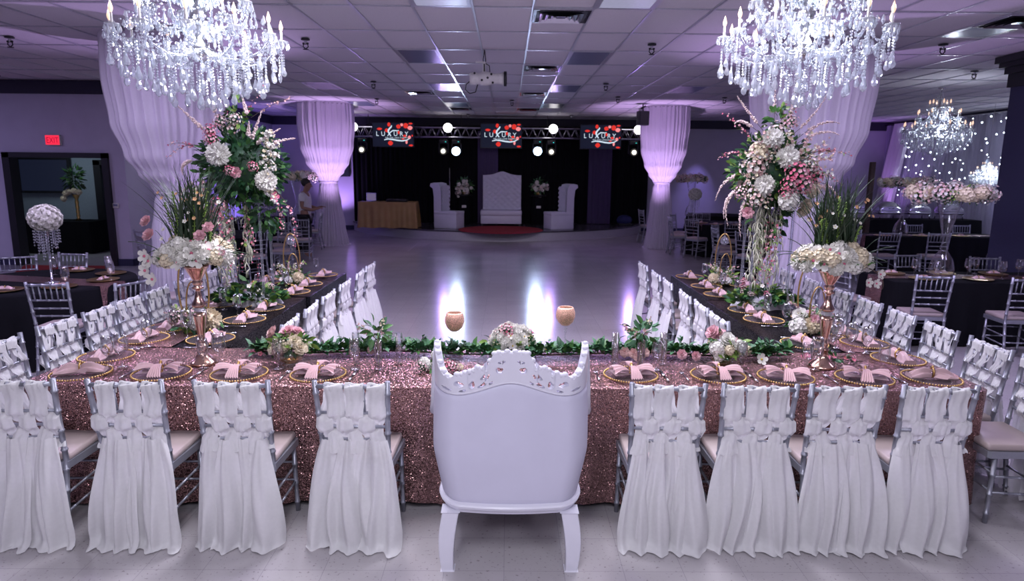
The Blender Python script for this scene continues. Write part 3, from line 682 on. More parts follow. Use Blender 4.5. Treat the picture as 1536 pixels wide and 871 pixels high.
for x, y, z0, z1, lab in ((8.05, 14.75, 1.2, 2.25, 'upright brown wooden post standing before the purple wall'), (7.0, 14.75, 1.1, 1.85, 'shorter brown wooden post beside the right near column')):
    t = thing('wooden_post', lab, 'post', (x, y, 0)); mb('stem').rbox(-.05, .05, -.05, .05, 0, z1, .01).build('upright', t); mb('stem').rbox(-.18, .18, -.18, .18, 0, .05, .02).build('foot', t)
b = mb('redcarpet'); q4 = [(-9.75, 13.3), (-8.0, 13.3), (-5.85, 10.2), (-7.6, 9.1)]
b.add([(x, y, z) for z in (.001, .013) for x, y in q4], [(3, 2, 1, 0), (4, 5, 6, 7), (0, 1, 5, 4), (1, 2, 6, 5), (2, 3, 7, 6), (3, 0, 4, 7)]); t = b.build('red_carpet', smooth=False); tag(t, 'red carpet runner on the floor before the left doorway', 'carpet')
# ------------------------------------------------------------------ chiavari chairs
def backY(z): return .03-.06*(z-.45)/.47 if z > .45 else -.035+.065*(z/.45)
BARS = (.895, .745, .665, .59)
def make_chair(sash=None):
    t = thing('chiavari_chair', 'x', 'chair')
    for s in (-1, 1):
        pts = [(s*.175, backY(0), 0), (s*.172, backY(.22), .22), (s*.172, backY(.45), .45), (s*.180, backY(.7), .7), (s*.190, backY(.92), .925)]
        mb('silver').ringed(0, 0, .0145, .115, 8, pts).build('back_post', t)
    for s in (-1, 1): mb('silver').ringed(0, 0, .0135, .12, 8, [(s*.19, .335, 0), (s*.185, .325, .42)]).build('leg', t)
    y = backY(BARS[0]); mb('silver').ringed((-.19, y, BARS[0]), (.19, y, BARS[0]), .0125, .095, 8, start=.05).build('top_rail', t)
    for z in BARS[1:]: mb('silver').ringed((-.185, backY(z), z), (.185, backY(z), z), .0085, .105, 7, start=.07).build('back_rail', t)
    for i in range(6 if not sash else 5):
        n = 6 if not sash else 5; x = -.19+.38*(i+1)/(n+1)
        mb('silver').ringed((x*.98, backY(.745), .745), (x, backY(.895), .895), .0065, .075, 6, start=.07).build('spindle', t)
    b = mb('silver'); K = [(-.19, .0), (.19, .0), (.205, .34), (.19, .355), (-.19, .355), (-.205, .34)]
    b.add([(x, y+.02, z) for z in (.405, .445) for x, y in K], [tuple(range(6))[::-1], tuple(range(6, 12))]+[(i, (i+1) % 6, 6+(i+1) % 6, 6+i) for i in range(6)]); b.build('seat_frame', t, smooth=False)
    mb('cushion').rbox(-.19, .19, .035, .375, .443, .485, .018).build('seat', t)
    for z in (.17, .27):
        for s in (-1, 1): mb('silver').ringed((s*.174, backY(z), z), (s*.187, .33, z+.02), .0075, .1, 6).build('stretcher', t)
    for z in (.20, .31): mb('silver').ringed((-.187, .33, z), (.187, .33, z), .0075, .12, 6).build('front_stretcher', t)
    mb('silver').ringed((-.174, backY(.2), .2), (.174, backY(.2), .2), .0075, .12, 6).build('rear_stretcher', t)
    if sash: place('chiffon_sash', sash, t)
    return t
def sash_mesh(seed, mirror=1):
    r_ = random.Random(seed); b = mb('chiffon')
    def ribbon(keys, npl, nx=9, sub=5, closed_end=False, pl=.004, ph=0.):
        P = []
        for i in range(len(keys)-1):
            for j in range(sub):
                q = j/sub; q2 = q*q*(3-2*q); P.append([keys[i][k]+(keys[i+1][k]-keys[i][k])*(q2 if k != 2 else q) for k in range(5)])
        P.append(list(keys[-1])); vs = []
        for i, (x, y, z, w, bl) in enumerate(P):
            w *= 1.10
            for j in range(nx):
                u = -1+2*j/(nx-1)
                vs.append((x+u*w/2, y-bl*(1-u*u)-pl*math.sin(u*npl*PI+ph+i*.12), z+.004*math.sin(u*3+i)))
        b.add(vs, [(i*nx+j, i*nx+j+1, (i+1)*nx+j+1, (i+1)*nx+j) for i in range(len(P)-1) for j in range(nx-1)])
    yt = backY(.895)
    for s in range(3):
        x0 = (-.135+.115*s)*mirror+r_.uniform(-.005, .005)
        j = lambda a=.006: r_.uniform(-a, a)
        # front member of each strip passes outside the second bar, inside the third, outside the fourth
        yb = [backY(z) for z in BARS]
        fr, bk = -.024, .020
        for kind in (0, 1):
            dx = 0 if kind == 0 else .058*mirror
            k = [(x0, yt+.020, .845, .075, 0), (x0, yt+.017, .89, .085, -.002), (x0, yt, .914, .088, -.001), (x0, yt-.018, .895, .088, .004)]
            if kind == 0:
                k += [(x0+j(), yb[1]-.016, .81, .086, .014), (x0+j(), yb[1]+fr, .745, .086, .016), (x0+.004*mirror+j(), yb[2]-.008, .705, .080, .018), (x0+.008*mirror, yb[2]+.014, .668, .050, .004),
                      (x0+.008*mirror+j(), yb[3]-.014, .63, .070, .016), (x0+j(), yb[3]+fr, .59, .076, .018), (x0+j(), yb[3]-.036, .53, .088, .014)]
            else:
                k += [(x0+dx*.5, yb[1]-.002, .82, .066, .006), (x0+dx, yb[1]+.014, .748, .050, .004), (x0+dx+j(), yb[1]-.016, .71, .078, .018), (x0+dx+j(), yb[2]+fr, .665, .084, .018),
                      (x0+dx+j(), yb[3]-.006, .625, .070, .014), (x0+dx, yb[3]+.014, .59, .046, .002), (x0+dx+j(), yb[3]-.016, .54, .07, .010)]
            ribbon(k, r_.choice((2, 3, 3)), 11, 5, pl=.0045, ph=r_.uniform(0, 6))
    # loose lengths falling to the floor in broad soft folds
    for q in range(4):
        x0 = (-.128+.085*q)*mirror; yb3 = backY(.59)
        x1 = x0*1.30+r_.uniform(-.02, .02); w1 = r_.uniform(.17, .215); o = (-.012, .008, -.004, .010)[(q+seed) % 4]; ph = r_.uniform(0, 6); hem = r_.uniform(.01, .06); sw = r_.uniform(-.018, .018); npl = r_.choice((1., 1.3, 1.6))
        nx = 21; rows = []
        for i in range(31):
            v = i/30; z = .60*(1-v)
            w = .080+(w1-.080)*(1-(1-v)**1.8)-.02*max(0, v-.85)*6; x = x0+(x1-x0)*v+sw*math.sin(v*PI)
            y = yb3-.026-.045*v+o-.03*math.sin(v*PI*.9)
            for jx in range(nx):
                u = -1+2*jx/(nx-1); A = .006+.020*min(1, v*1.6)
                fy = A*math.sin(u*npl*PI+ph+v*1.3)+.22*A*math.sin(u*npl*2.7*PI+ph*2-v*2)+.004*math.sin(u*9+ph*3+v*5)
                roll = max(0, (abs(u)-.8)/.2)**2*.018
                hz = z+hem*(v**8)*(.5+.5*math.sin(u*2.2+ph)); yy = y+fy-.016*(1-u*u)+roll; xx = x+u*w/2+.010*math.sin(v*5+ph+u)
                if v > .92: e = (v-.92)/.08; hz = max(.006+.006*math.sin(u*4+ph)+.006, hz*(1-e*.9)); yy -= e*e*(.035+.02*math.sin(u*2+ph))
                rows.append((xx, yy, max(hz, .005)))
        b.add(rows, [(i*nx+j, i*nx+j+1, (i+1)*nx+j+1, (i+1)*nx+j) for i in range(30) for j in range(nx-1)])
    return mesh_of(b, 'chiffon_sash')
SASH = [sash_mesh(s, 1 if s % 2 else -1) for s in range(1, 6)]
SCH = [Proto(make_chair(m)) for m in SASH]
sc_i = 0
def sashed(x, y, rz, label, group):
    global sc_i
    p = SCH[sc_i % 5]; sc_i += 1; return p.put((x, y, 0), rz, label, group)
G1 = 'white sashed chairs along the front of the rose table'
for x, a, lab in ((-2.53, .03, 'farthest left at the front of the rose table'), (-1.97, .0, 'second from the left at the front of the rose table'), (-1.42, .0, 'third from the left at the front of the rose table'), (-.80, -.02, 'just left of the white throne chair at the rose table'),
    (.85, -.03, 'just right of the white throne chair at the rose table'), (1.33, -.02, 'second right of the white throne chair at the rose table'), (1.79, -.02, 'third right of the white throne chair at the rose table'), (2.275, -.02, 'farthest right at the front of the rose table')):
    sashed(x, 3.31, a, 'white sashed silver chair '+lab, G1)
def ords(n): return ['nearest the camera', 'second from the camera', 'third from the camera', 'fourth from the camera', 'fifth from the camera', 'sixth from the camera', 'seventh from the camera', 'farthest from the camera'][:n]
for nm, xs, ys, rz, side in (('left', [-3.17]*2+[-3.15]*6, [4.05, 4.60, 5.05, 5.47, 5.92, 6.45, 6.95, 7.45], -PI/2, 'outer'), ('right', [3.16]*8, [3.72, 4.18, 4.68, 5.17, 5.65, 6.15, 6.75, 7.35], PI/2, 'outer'),
                             ('left', [-1.60]*6, [4.70, 5.23, 5.75, 6.36, 7.02, 7.57], PI/2, 'inner'), ('right', [1.66]*6, [4.92, 5.40, 5.90, 6.58, 7.10, 7.80], -PI/2, 'inner')):
    O = ords(8)[:len(ys)]; O[-1] = 'farthest from the camera'
    for i, (x, y) in enumerate(zip(xs, ys)):
        sashed(x, y, rz+RND.uniform(-.05, .05), 'white sashed chair on the %s side of the %s black table, %s' % (side, nm, O[i]), 'white sashed chairs on the %s side of the %s table' % (side, nm))
PC = Proto(make_chair())
def plain(x, y, rz, label, group): return PC.put((x, y, 0), rz, label, group)

# ------------------------------------------------------------------ white throne chair at the head table
def throne():
    t = thing('throne_chair', 'big white carved throne chair seen from behind at the rose table', 'chair', (.028, 3.08, 0))
    def plan(u, z):   # u from -1 to 1 around the barrel back
        w = .352+.040*min(1, max(0, (z-.34)/.25))+.02*max(0, (z-.9))
        a = abs(u)
        if a < .62: x = u/.62*(w-.13); y = -.018*(1-(u/.62)**2)
        else:
            q = (a-.62)/.38*PI/2; x = (w-.13+.13*math.sin(q))*(1 if u > 0 else -1); y = .26*(1-math.cos(q))*1.
            y = .20*(1-math.cos(q))
        return x, y
    def welt(u):
        a = abs(u)*1.0
        return .940+.055*math.exp(-(a/.34)**2)-.012*math.exp(-((a-.62)/.2)**2)+.02*max(0, a-.75)*3
    def crest(u):
        a = abs(u)
        base = 1.005+.125/(1+math.exp((a-.27)/.022))*(1-.25*a)+.055/(1+math.exp((a-.47)/.02))*(a > .0)*(1 if a > .30 else .0+.0)+(.0 if a > .30 else .012)+.022/(1+math.exp((a-.64)/.015))*(a > .49)
        if a > .76: base += min(1, (a-.76)/.17)*.125
        sc = .013*abs(math.sin(a*27))
        return base+sc
    zb = .345
    def sh(u, v, off=0.):
        u2 = -1+2*u; zt = welt(u2); z = zb+(zt-zb)*v; x, y = plan(u2, z)
        bulge = .012*math.sin(PI*v)
        d = Vector((x*.9, y-.35, 0)); d.normalize()
        e = 0 if 0.02 < v < .98 else -.012
        return (x+d.x*(bulge+off+e), y+d.y*(bulge+off+e), z)
    mb('thronefab').grid(lambda u, v: sh(u, v), 90, 30).build('back_panel', t)
    mb('thronefab').grid(lambda u, v: sh(1-u, v, -.09), 60, 20).build('inner_panel', t)
    b = mb('throne'); b.tube([(sh(i/89, .995)[0], sh(i/89, .995)[1]-.006, welt(-1+2*i/89)) for i in range(90)], .0075, 6); b.build('welt_trim', t)
    # carved and pierced crest
    nu, nv = 300, 34; thick = .034
    holes = []
    for s in (-1, 1):
        holes += [(s*.135, .46, .045, .10, .0), (s*.11, .70, .040, .05, 0), (s*.30, .50, .055, .095, .25*s), (s*.335, .20, .05, .085, -.25*s), (s*.455, .36, .036, .19, .5*s), (s*.60, .50, .055, .13, .35*s), (s*.56, .15, .045, .07, 0), (s*.73, .26, .055, .09, 0), (s*.235, .14, .025, .05, 0)]
    def P(i, j, off):
        u = -1+2*i/(nu-1); v = j/(nv-1); z0 = welt(u)-.004; z1 = crest(u); z = z0+(z1-z0)*v
        x, y = plan(u, .95+.1*v); d = Vector((x*.9, y-.35, 0)); d.normalize()
        fl = .0+.02*v*(abs(u) < .5); return Vector((x+d.x*off, y+d.y*off-fl*.5, z))
    def hole(u, v):
        for cu, cv, ru, rv, sk in holes:
            du = (u-cu)/ru; dv = (v-cv-sk*(u-cu)*3)/rv
            if du*du+dv*dv < 1 and not (abs(du) < .16 and cv > .55): return True
        return False
    keep = [[not hole(-1+2*(i+.5)/(nu-1), (j+.5)/(nv-1)) for i in range(nu-1)] for j in range(nv-1)]
    b = mb('throne'); vs = []
    for off in (.0, -thick):
        for j in range(nv):
            for i in range(nu): vs.append(P(i, j, off-.004*(j in (0, nv-1))))
    B = nu*nv; id_ = lambda i, j, k: k*B+j*nu+i; fs = []
    for j in range(nv-1):
        for i in range(nu-1):
            if not keep[j][i]: continue
            fs.append((id_(i, j, 0), id_(i+1, j, 0), id_(i+1, j+1, 0), id_(i, j+1, 0)))
            fs.append((id_(i, j+1, 1), id_(i+1, j+1, 1), id_(i+1, j, 1), id_(i, j, 1)))
            for di, dj, e in ((-1, 0, ((i, j+1), (i, j))), (1, 0, ((i+1, j), (i+1, j+1))), (0, -1, ((i, j), (i+1, j))), (0, 1, ((i+1, j+1), (i, j+1)))):
                a, c = i+di, j+dj
                if not (0 <= a < nu-1 and 0 <= c < nv-1 and keep[c][a]):
                    (p, q), (r, s_) = e; fs.append((id_(p, q, 1), id_(r, s_, 1), id_(r, s_, 0), id_(p, q, 0)))
    b.add(vs, fs); b.build('carved_crest', t, smooth=False)
    # scroll beads along the crest edge
    b = mb('throne')
    for i in range(41):
        u = -.98+1.96*i/40; ii = int((u+1)/2*(nu-1)); p = P(ii, nv-1, -thick/2); b.ball((p.x, p.y, p.z-.004), .017, 8, 6, (1, 1.1, .8))
    b.build('crest_beads', t)
    # wings and arm scrolls
    for s in (-1, 1):
        b = mb('throne'); pts = [(s*.388, .19, 1.11), (s*.394, .21, 1.02), (s*.400, .22, .90), (s*.405, .25, .80), (s*.415, .34, .72), (s*.405, .48, .68), (s*.40, .56, .66), (s*.41, .58, .58), (s*.40, .55, .42), (s*.38, .56, .34)]
        b.tube(pts, [.010, .014, .016, .018, .024, .026, .03, .024, .024, .03], 8); b.build('arm', t)
    mb('thronefab').rbox(-.33, .33, .06, .58, .38, .50, .04).build('seat_cushion', t)
    b = mb('throne')
    pr = []
    for i in range(60):
        u = -1+2*i/59; x, y = plan(u, .36); pr.append((x, y))
    pr += [(.35, .62), (-.35, .62)]
    for (z0, e0), (z1, e1) in zip(((.305, .0), (.318, .006), (.330, .016), (.342, .020), (.350, .014), (.356, .0)), ((.318, .006), (.330, .016), (.342, .020), (.350, .014), (.356, .0), (.36, -.01))):
        n = len(pr); vs = []
        for z, e in ((z0, e0), (z1, e1)):
            for x, y in pr:
                d = Vector((x, y-.3)); d.normalize(); vs.append((x+d.x*e, y+d.y*e, z))
        b.add(vs, [(i, (i+1) % n, n+(i+1) % n, n+i) for i in range(n)])
    n = len(pr); b.add([(x, y, .305) for x, y in pr], [tuple(reversed(range(n)))]); b.build('seat_rail', t)
    for sx, y0, sy in ((-1, .03, -1), (1, .03, -1), (-1, .56, 1), (1, .56, 1)):
        b = mb('throne'); secs = []
        for i in range(9):
            v = i/8; z = .31*(1-v); w = .042-.012*v+.004*math.sin(v*PI); cx = sx*(.300+.016*math.sin(v*PI*.9)+.010*v); cy = y0+sy*(.015*math.sin(PI*v)+.05*v*v)*.7
            secs.append([(cx-w, cy-w, z), (cx+w, cy-w, z), (cx+w, cy+w, z), (cx-w, cy+w, z)])
        vs = [p for s_ in secs for p in s_]; fs = [(i*4+j, i*4+(j+1) % 4, (i+1)*4+(j+1) % 4, (i+1)*4+j) for i in range(8) for j in range(4)]+[(0, 1, 2, 3), (35, 34, 33, 32)]
        b.add(vs, fs); o = b.build('leg', t, smooth=False); bv = o.modifiers.new('edge', 'BEVEL'); bv.width = .006; bv.segments = 2
throne()

# ------------------------------------------------------------------ tables
TZ = .76
def under_table(x0, x1, y0, y1, label, group):
    t = thing('banquet_table', label, 'table', ((x0+x1)/2, (y0+y1)/2, 0), 0, group); a, b_ = (x1-x0)/2-.03, (y1-y0)/2-.03
    mb('stageside').rbox(-a, a, -b_, b_, TZ-.035, TZ-.006, .01).build('tabletop', t)
    for sx in (-1, 1):
        for sy in (-1, 1): mb('black').tube([(sx*(a-.2), sy*(b_-.08), 0), (sx*(a-.2), sy*(b_-.08), TZ-.035)], .014, 6).build('leg', t)
G2 = 'folding tables under the long cloths'
for x0, x1, y0, y1, lab in ((-2.78, -.0, 3.72, 4.46, 'folding table under the left half of the rose sequin cloth'), (.05, 2.78, 3.72, 4.46, 'folding table under the right half of the rose sequin cloth'),
    (-2.80, -1.99, 4.56, 6.3, 'folding table under the near black cloth on the left'), (-2.80, -1.99, 6.4, 7.9, 'folding table under the far black cloth on the left'), (1.99, 2.80, 4.56, 6.3, 'folding table under the near black cloth on the right'), (2.04, 2.80, 6.4, 7.98, 'folding table under the far black cloth on the right')):
    under_table(x0, x1, y0, y1, lab, G2)
o = skirted('tablecloth', None, 'rose', -2.83, 2.86, 3.68, 4.50, TZ, .035, .07, .016, 60, 11, .012, 9); tag(o, 'rose gold sequin cloth over the long front table', 'tablecloth')
for x0, x1, lab, sd in ((-2.83, -2.35, 'rose gold sequin cloth corner lying over the left black table', 3), (2.40, 2.86, 'rose gold sequin cloth corner lying over the right black table', 4)):
    o = mb('rose').rbox(x0, x1, 4.50, 4.98, TZ+.001, TZ+.006, .003).build('sequin_runner'); tag(o, lab, 'table runner')
for x0, x1, y0, y1, lab, sd in ((-2.85, -1.96, 4.53, 6.38, 'near black sequin cloth on the left side table', 21), (-2.85, -1.94, 6.40, 7.95, 'far black sequin cloth on the left side table', 22),
    (1.97, 2.86, 4.53, 6.38, 'near black sequin cloth on the right side table', 23), (2.02, 2.86, 6.40, 8.03, 'far black sequin cloth on the right side table', 24)):
    o = skirted('tablecloth', None, 'bseq', x0, x1, y0, y1, TZ-.003, .03, .04, .010, 24, sd, .012, 8); tag(o, lab, 'tablecloth')

# ------------------------------------------------------------------ tableware
def cup_prof(h=.19, r=.036):
    k = h/.19; return [(.0, .002), (.031, .0015), (.032, .003), (.012, .006), (.0045, .014), (.004, .05*k), (.006, .062*k), (.016, .072*k), (r*.85, .09*k), (r, .112*k), (r*.98, .14*k), (r*.86, .165*k), (r*.80, .19*k), (r*.78, .19*k), (r*.84, .165*k), (r*.96, .14*k), (r*.97, .112*k), (r*.82, .092*k), (.0, .078*k)]
def make_glass():
    t = mb('glass').lathe(cup_prof(), 18).build('wine_glass'); tag(t, 'x', 'glass'); return t
GLS = Proto(make_glass())
GLX = Proto(tag(mb('glass').lathe(cup_prof(.215, .042), 18).build('wine_glass'), 'x', 'glass'))
def make_plate():
    t = thing('charger_plate', 'x', 'plate')
    mb('plateglass').lathe([(0, .004), (.09, .004), (.10, .005), (.155, .013), (.162, .014), (.155, .010), (.10, .001), (0, .0)], 40).build('glass_disc', t)
    b = mb('gold')
    for i in range(66): a = 2*PI*i/66; b.ball((.163*math.cos(a), .163*math.sin(a), .0135), .0068, 5, 4)
    b.build('beaded_rim', t); return t
PL = Proto(make_plate())
def make_napkin(kind):
    t = thing('napkin', 'x', 'napkin'); b = mb('napkin')
    r_ = random.Random(kind+40)
    if kind == 0:      # open bow with pleated side fans and an upright centre fan
        for sd in (-1, 1):
            def fan(u, v):
                w = .010+.055*u; t_ = (v-.5)*2
                return (sd*(.004+.105*u), t_*w-.018*u, .026+.026*u*math.sin(PI*v)+.0055*math.cos(v*PI*9)*(.25+u)+.018*math.sin(u*PI*.9))
            b.grid(fan, 12, 55)
            b.grid(lambda u, v: (sd*(.004+.100*u), (v-.5)*2*(.010+.045*u)-.012*u, .010+.012*u), 6, 8)
        for sy, ln in ((1, .085), (-1, .10)):
            b.grid(lambda u, v: ((v-.5)*2*(.008+.026*u), sy*(.004+ln*u), .052+.016*math.sin(u*PI)-.030*u*u*(sy < 0)-.008*u+.0035*math.cos(v*PI*11)), 12, 60)
    else:              # flat folded band pinched in the middle
        for s in (-1, 1):
            b.grid(lambda u, v: (s*(.006+.112*u), (-.5+v)*(.030+.050*min(1, u*1.6)), .010+.045*math.sin(PI*min(1, .25+u*.75))*math.sin(PI*v)+.006*math.sin(v*PI*6)+.004), 12, 22)
            b.grid(lambda u, v: (s*(.006+.112*u), (-.5+v)*(.030+.050*min(1, u*1.6)), .008), 4, 4)
            b.add([(s*.118, -.04, .008), (s*.118, .04, .008), (s*.118, .03, .03), (s*.118, -.03, .03)], [(0, 1, 2, 3)])
        b.grid(lambda u, v: (-.01+.05*u+.02*v, -.04-.035*u, .02+.02*v), 5, 6)
    b.build('folded_cloth', t)
    mb('gold').tube([(.0, .020*math.cos(a), .036+.026*math.sin(a)) for a in [i*PI/8 for i in range(16)]], .005, 6, closed=True).ball((0, 0, .066), .008, 6, 5).build('napkin_ring', t)
    return t
NP = [Proto(make_napkin(0)), Proto(make_napkin(1))]
def make_fork():
    b = mb('steel'); b.tube([(0, -.09, .004), (0, -.03, .006), (0, .04, .004), (0, .055, .004)], [.006, .004, .003, .004], 6, sx=1)
    b.box(-.012, .012, .05, .066, .003, .006)
    for i in range(4): b.box(-.012+i*.0068, -.0085+i*.0068, .066, .105, .003, .006)
    return tag(b.build('fork'), 'x', 'fork')
def make_knife():
    b = mb('steel'); b.tube([(0, -.1, .005), (0, 0, .005)], [.007, .005], 6)
    b.box(-.008, .008, 0, .11, .003, .0055); return tag(b.build('knife'), 'x', 'knife')
FK = Proto(make_fork()); KN = Proto(make_knife())
def setting(x, y, rz, kind, where, z=TZ+.003, cut=True, glasses=1, nrot=0., gl=None):
    # rz: direction from the guest to the table middle is local +y
    M4 = Matrix.Rotation(rz, 4, 'Z')
    PL.put((x, y, z), rz, 'beaded glass plate, '+where, 'beaded glass charger plates')
    NP[kind].put((x, y, z+.006), rz+nrot, 'blush bow napkin, '+where, 'blush napkins on the plates', 1.15)
    if cut:
        v = M4 @ Vector((-.205, 0, 0)); FK.put((x+v.x, y+v.y, z), rz, 'fork, '+where, 'silver forks')
        v = M4 @ Vector((.21, 0, 0)); KN.put((x+v.x, y+v.y, z), rz, 'knife, '+where, 'silver knives')
    for k in range(glasses):
        v = M4 @ Vector((gl or ((.19, .14, 0), (.27, .19, 0)))[k]) if not gl else M4 @ Vector(gl[k])
        (GLX if k else GLS).put((x+v.x, y+v.y, z), 0, ('tall' if k else 'small')+' wine glass, '+where, 'stemmed glasses')
fr = ['farthest left on the rose table', 'second from the left on the rose table', 'third from the left on the rose table', 'just left of the throne on the rose table', 'just right of the throne on the rose table', 'second right of the throne on the rose table', 'third right of the throne on the rose table', 'fourth right of the throne on the rose table', 'farthest right on the rose table']
for i, (x, y, a) in enumerate(((-2.57, 3.86, .25), (-2.09, 3.87, .1), (-1.62, 3.87, 0), (-1.14, 3.87, -.1), (.77, 3.90, .15), (1.31, 3.90, .1), (1.72, 3.88, -.2), (2.20, 3.87, -.35), (2.62, 3.88, -.1))):
    setting(x, y, 0, 0 if i not in (0, 8) else 1, fr[i], cut=i in (1, 3, 4, 5, 7), glasses=1 if i in (2, 3, 4, 5, 7) else 2 if i in (1, 6) else 0, nrot=a)
def sideset(nm, side, x, ys, rz, glasses=1):
    O = ords(8)[:len(ys)]; O[-1] = 'farthest from the camera'
    for i, y in enumerate(ys):
        setting(x, y, rz, 1, '%s side of the %s black table, %s' % (side, nm, O[i]), z=TZ+(.009 if (side == 'outer' and y < 4.9) else .003), cut=i < 2, glasses=2 if i == 0 else glasses, gl=((.16, .12, 0), (.07, .20, 0)) if side == 'inner' else ((.18, .12, 0), (.20, .22, 0)))
sideset('left', 'outer', -2.62, [4.20, 4.66, 5.03, 5.47, 5.92, 6.75, 7.15, 7.5], -PI/2)
sideset('left', 'inner', -2.15, [4.68, 5.31, 5.78, 6.56, 7.02, 7.66], PI/2)
sideset('right', 'outer', 2.64, [4.27, 4.69, 5.08, 5.55, 6.75, 7.2, 7.6], PI/2)
sideset('right', 'inner', 2.19, [4.68, 5.46, 5.86, 6.62, 7.10, 7.76], -PI/2)
# ------------------------------------------------------------------ flowers
def fib(n, zmin=-1.):
    out = []
    for i in range(n):
        z = 1-(1-zmin)*(i+.5)/n; r = math.sqrt(max(0, 1-z*z)); a = i*2.39996; out.append(Vector((r*math.cos(a), r*math.sin(a), z)))
    return out
def perp(d, r_):
    a = Vector((r_.gauss(0, 1), r_.gauss(0, 1), r_.gauss(0, 1))); a = a-d*a.dot(d); return a.normalized()
def mk_mum(mat, seed=1, n=130):
    r_ = random.Random(seed); b = mb(mat)
    for p in fib(n, -.45):
        q = (p+Vector((0, 0, .0))).normalized(); t = perp(q, r_); d = (q*.75+Vector((q.x, q.y, 0))*.35+t*.25).normalized()
        b.petal(q*.42, d, Vector((0, 0, 1)) if q.z < .9 else t, .58+r_.uniform(-.06, .08), .22, .35)
    b.ball((0, 0, .1), .55, 8, 6); return mesh_of(b, 'mum', False)
def mk_hyd(mat, seed=1, n=48, zmin=-.5):
    r_ = random.Random(seed); b = mb(mat)
    b.ball((0, 0, 0), .70, 8, 6)
    for p in fib(n, zmin):
        c = p*(.80+r_.uniform(-.08, .14)); u = perp(p, r_); v = p.cross(u)
        for k in range(4):
            d = (u*math.cos(k*PI/2)+v*math.sin(k*PI/2)+p*.25).normalized(); b.petal(c, d, p, .30, .27, .25)
    return mesh_of(b, 'hydrangea', False)
def mk_rose(mat, seed=1, layers=5, open_=1., center=None):
    r_ = random.Random(seed); b = mb(mat)
    for L_ in range(layers):
        k = L_/(layers-1); n = 3+L_*2 if L_ < 3 else 7; rad = .12+.55*k*open_; tilt = 1.35-1.1*k*open_
        for i in range(n):
            a = 2*PI*i/n+L_*.7+r_.uniform(-.1, .1); o = Vector((math.cos(a), math.sin(a), 0)); d = (o*math.cos(tilt)+Vector((0, 0, math.sin(tilt)))).normalized()
            b.petal(o*rad*.5+Vector((0, 0, -.25+.1*(1-k))), d, -o+Vector((0, 0, .4)), .85-.12*(1-k), .62+.15*k, -.28 if k < .6 else .3)
    b.ball((0, 0, -.16), .28, 8, 6)
    if center: b.mat(M[center]).ball((0, 0, .12), .2, 7, 5)
    return mesh_of(b, 'rose', False)
def mk_flower5(mat, cen='yellow', n=5):
    b = mb(mat)
    for i in range(n):
        a = 2*PI*i/n; b.petal((math.cos(a)*.12, math.sin(a)*.12, 0), (math.cos(a), math.sin(a), .25), (0, 0, 1), .85, .7, .25)
    b.mat(M[cen]).ball((0, 0, .06), .18, 6, 4); return mesh_of(b, 'blossom')
def mk_bud(mat):
    b = mb(mat).ball((0, 0, .5), .5, 10, 8, (.8, .8, 1.1)); b.mat(M['leafl'])
    for i in range(4): a = i*PI/2; b.leaf((0, 0, 0), (math.cos(a)*.6, math.sin(a)*.6, .7), (math.cos(a), math.sin(a), 0), .6, .35)
    return mesh_of(b, 'tulip')
def mk_cluster(mats, seed=1, n=46):
    r_ = random.Random(seed); b = MB()
    for p in fib(n, -.6):
        b.mat(M[r_.choice(mats)]); c = p*r_.uniform(.62, 1.1); u = perp(p, r_); v = p.cross(u); R_ = r_.uniform(.15, .24)
        for k in range(5):
            a = 2*PI*k/5; b.petal(c, (u*math.cos(a)+v*math.sin(a)+p*.3).normalized(), p, R_, R_*.8, .3)
    b.mat(M['leafd']).ball((0, 0, 0), .45, 7, 5)
    for i in range(9): p = fib(9)[i]; b.leaf(p*.3, p, perp(p, r_), .75, .3)
    return mesh_of(b, 'cluster', False)
FM = {'mum_white': mk_mum('white', 1), 'mum_cream': mk_mum('cream', 2), 'hyd_white': mk_hyd('white', 3), 'hyd_cream': mk_hyd('cream', 4), 'hyd_blush': mk_cluster(['blush', 'blushwhite'], 5), 'hyd_pale': mk_cluster(['palepink', 'blushwhite', 'white'], 15), 'hyd_pink': mk_cluster(['pink', 'pink', 'blush'], 6), 'hyd_green': mk_cluster(['leafl', 'cream', 'leafg'], 16),
      'rose_white': mk_rose('white', 7), 'rose_cream': mk_rose('cream', 8), 'rose_pink': mk_rose('blush', 9, 5, 1.05), 'rose_pale': mk_rose('palepink', 19, 5, 1.), 'rose_peach': mk_rose('peach', 11), 'bloom_white': mk_flower5('white'), 'bloom_pink': mk_flower5('pink'), 'bloom_blush': mk_flower5('blush'), 'bloom_peach': mk_flower5('peach'), 'orchid': mk_flower5('white', 'pink'), 'tulip_pink': mk_bud('blush')}
PN = {'mum': 'chrysanthemum', 'hyd': 'hydrangea', 'rose': 'rose', 'bloom': 'blossom', 'orchid': 'orchid', 'tulip': 'tulip'}
def head(parent, key, p, r, d=(0, 0, 1), roll=0., flat=1.):
    if key in ('hyd_pink', 'hyd_blush', 'hyd_pale'): r *= 1.3
    q = Vector(d).normalized().to_track_quat('Z', 'Y'); o = place(PN[key.split('_')[0]], FM[key], parent, p); o.rotation_mode = 'QUATERNION'; o.rotation_quaternion = q @ Vector((0, 0, 1)).rotation_difference(Vector((0, 0, 1))); o.scale = (r, r, r*flat); return o
def quad_curve(p0, p1, bow, n=9):
    p0, p1 = Vector(p0), Vector(p1); m = (p0+p1)/2+Vector(bow); return [p0*(1-t)**2+m*2*t*(1-t)+p1*t*t for t in [i/(n-1) for i in range(n)]]
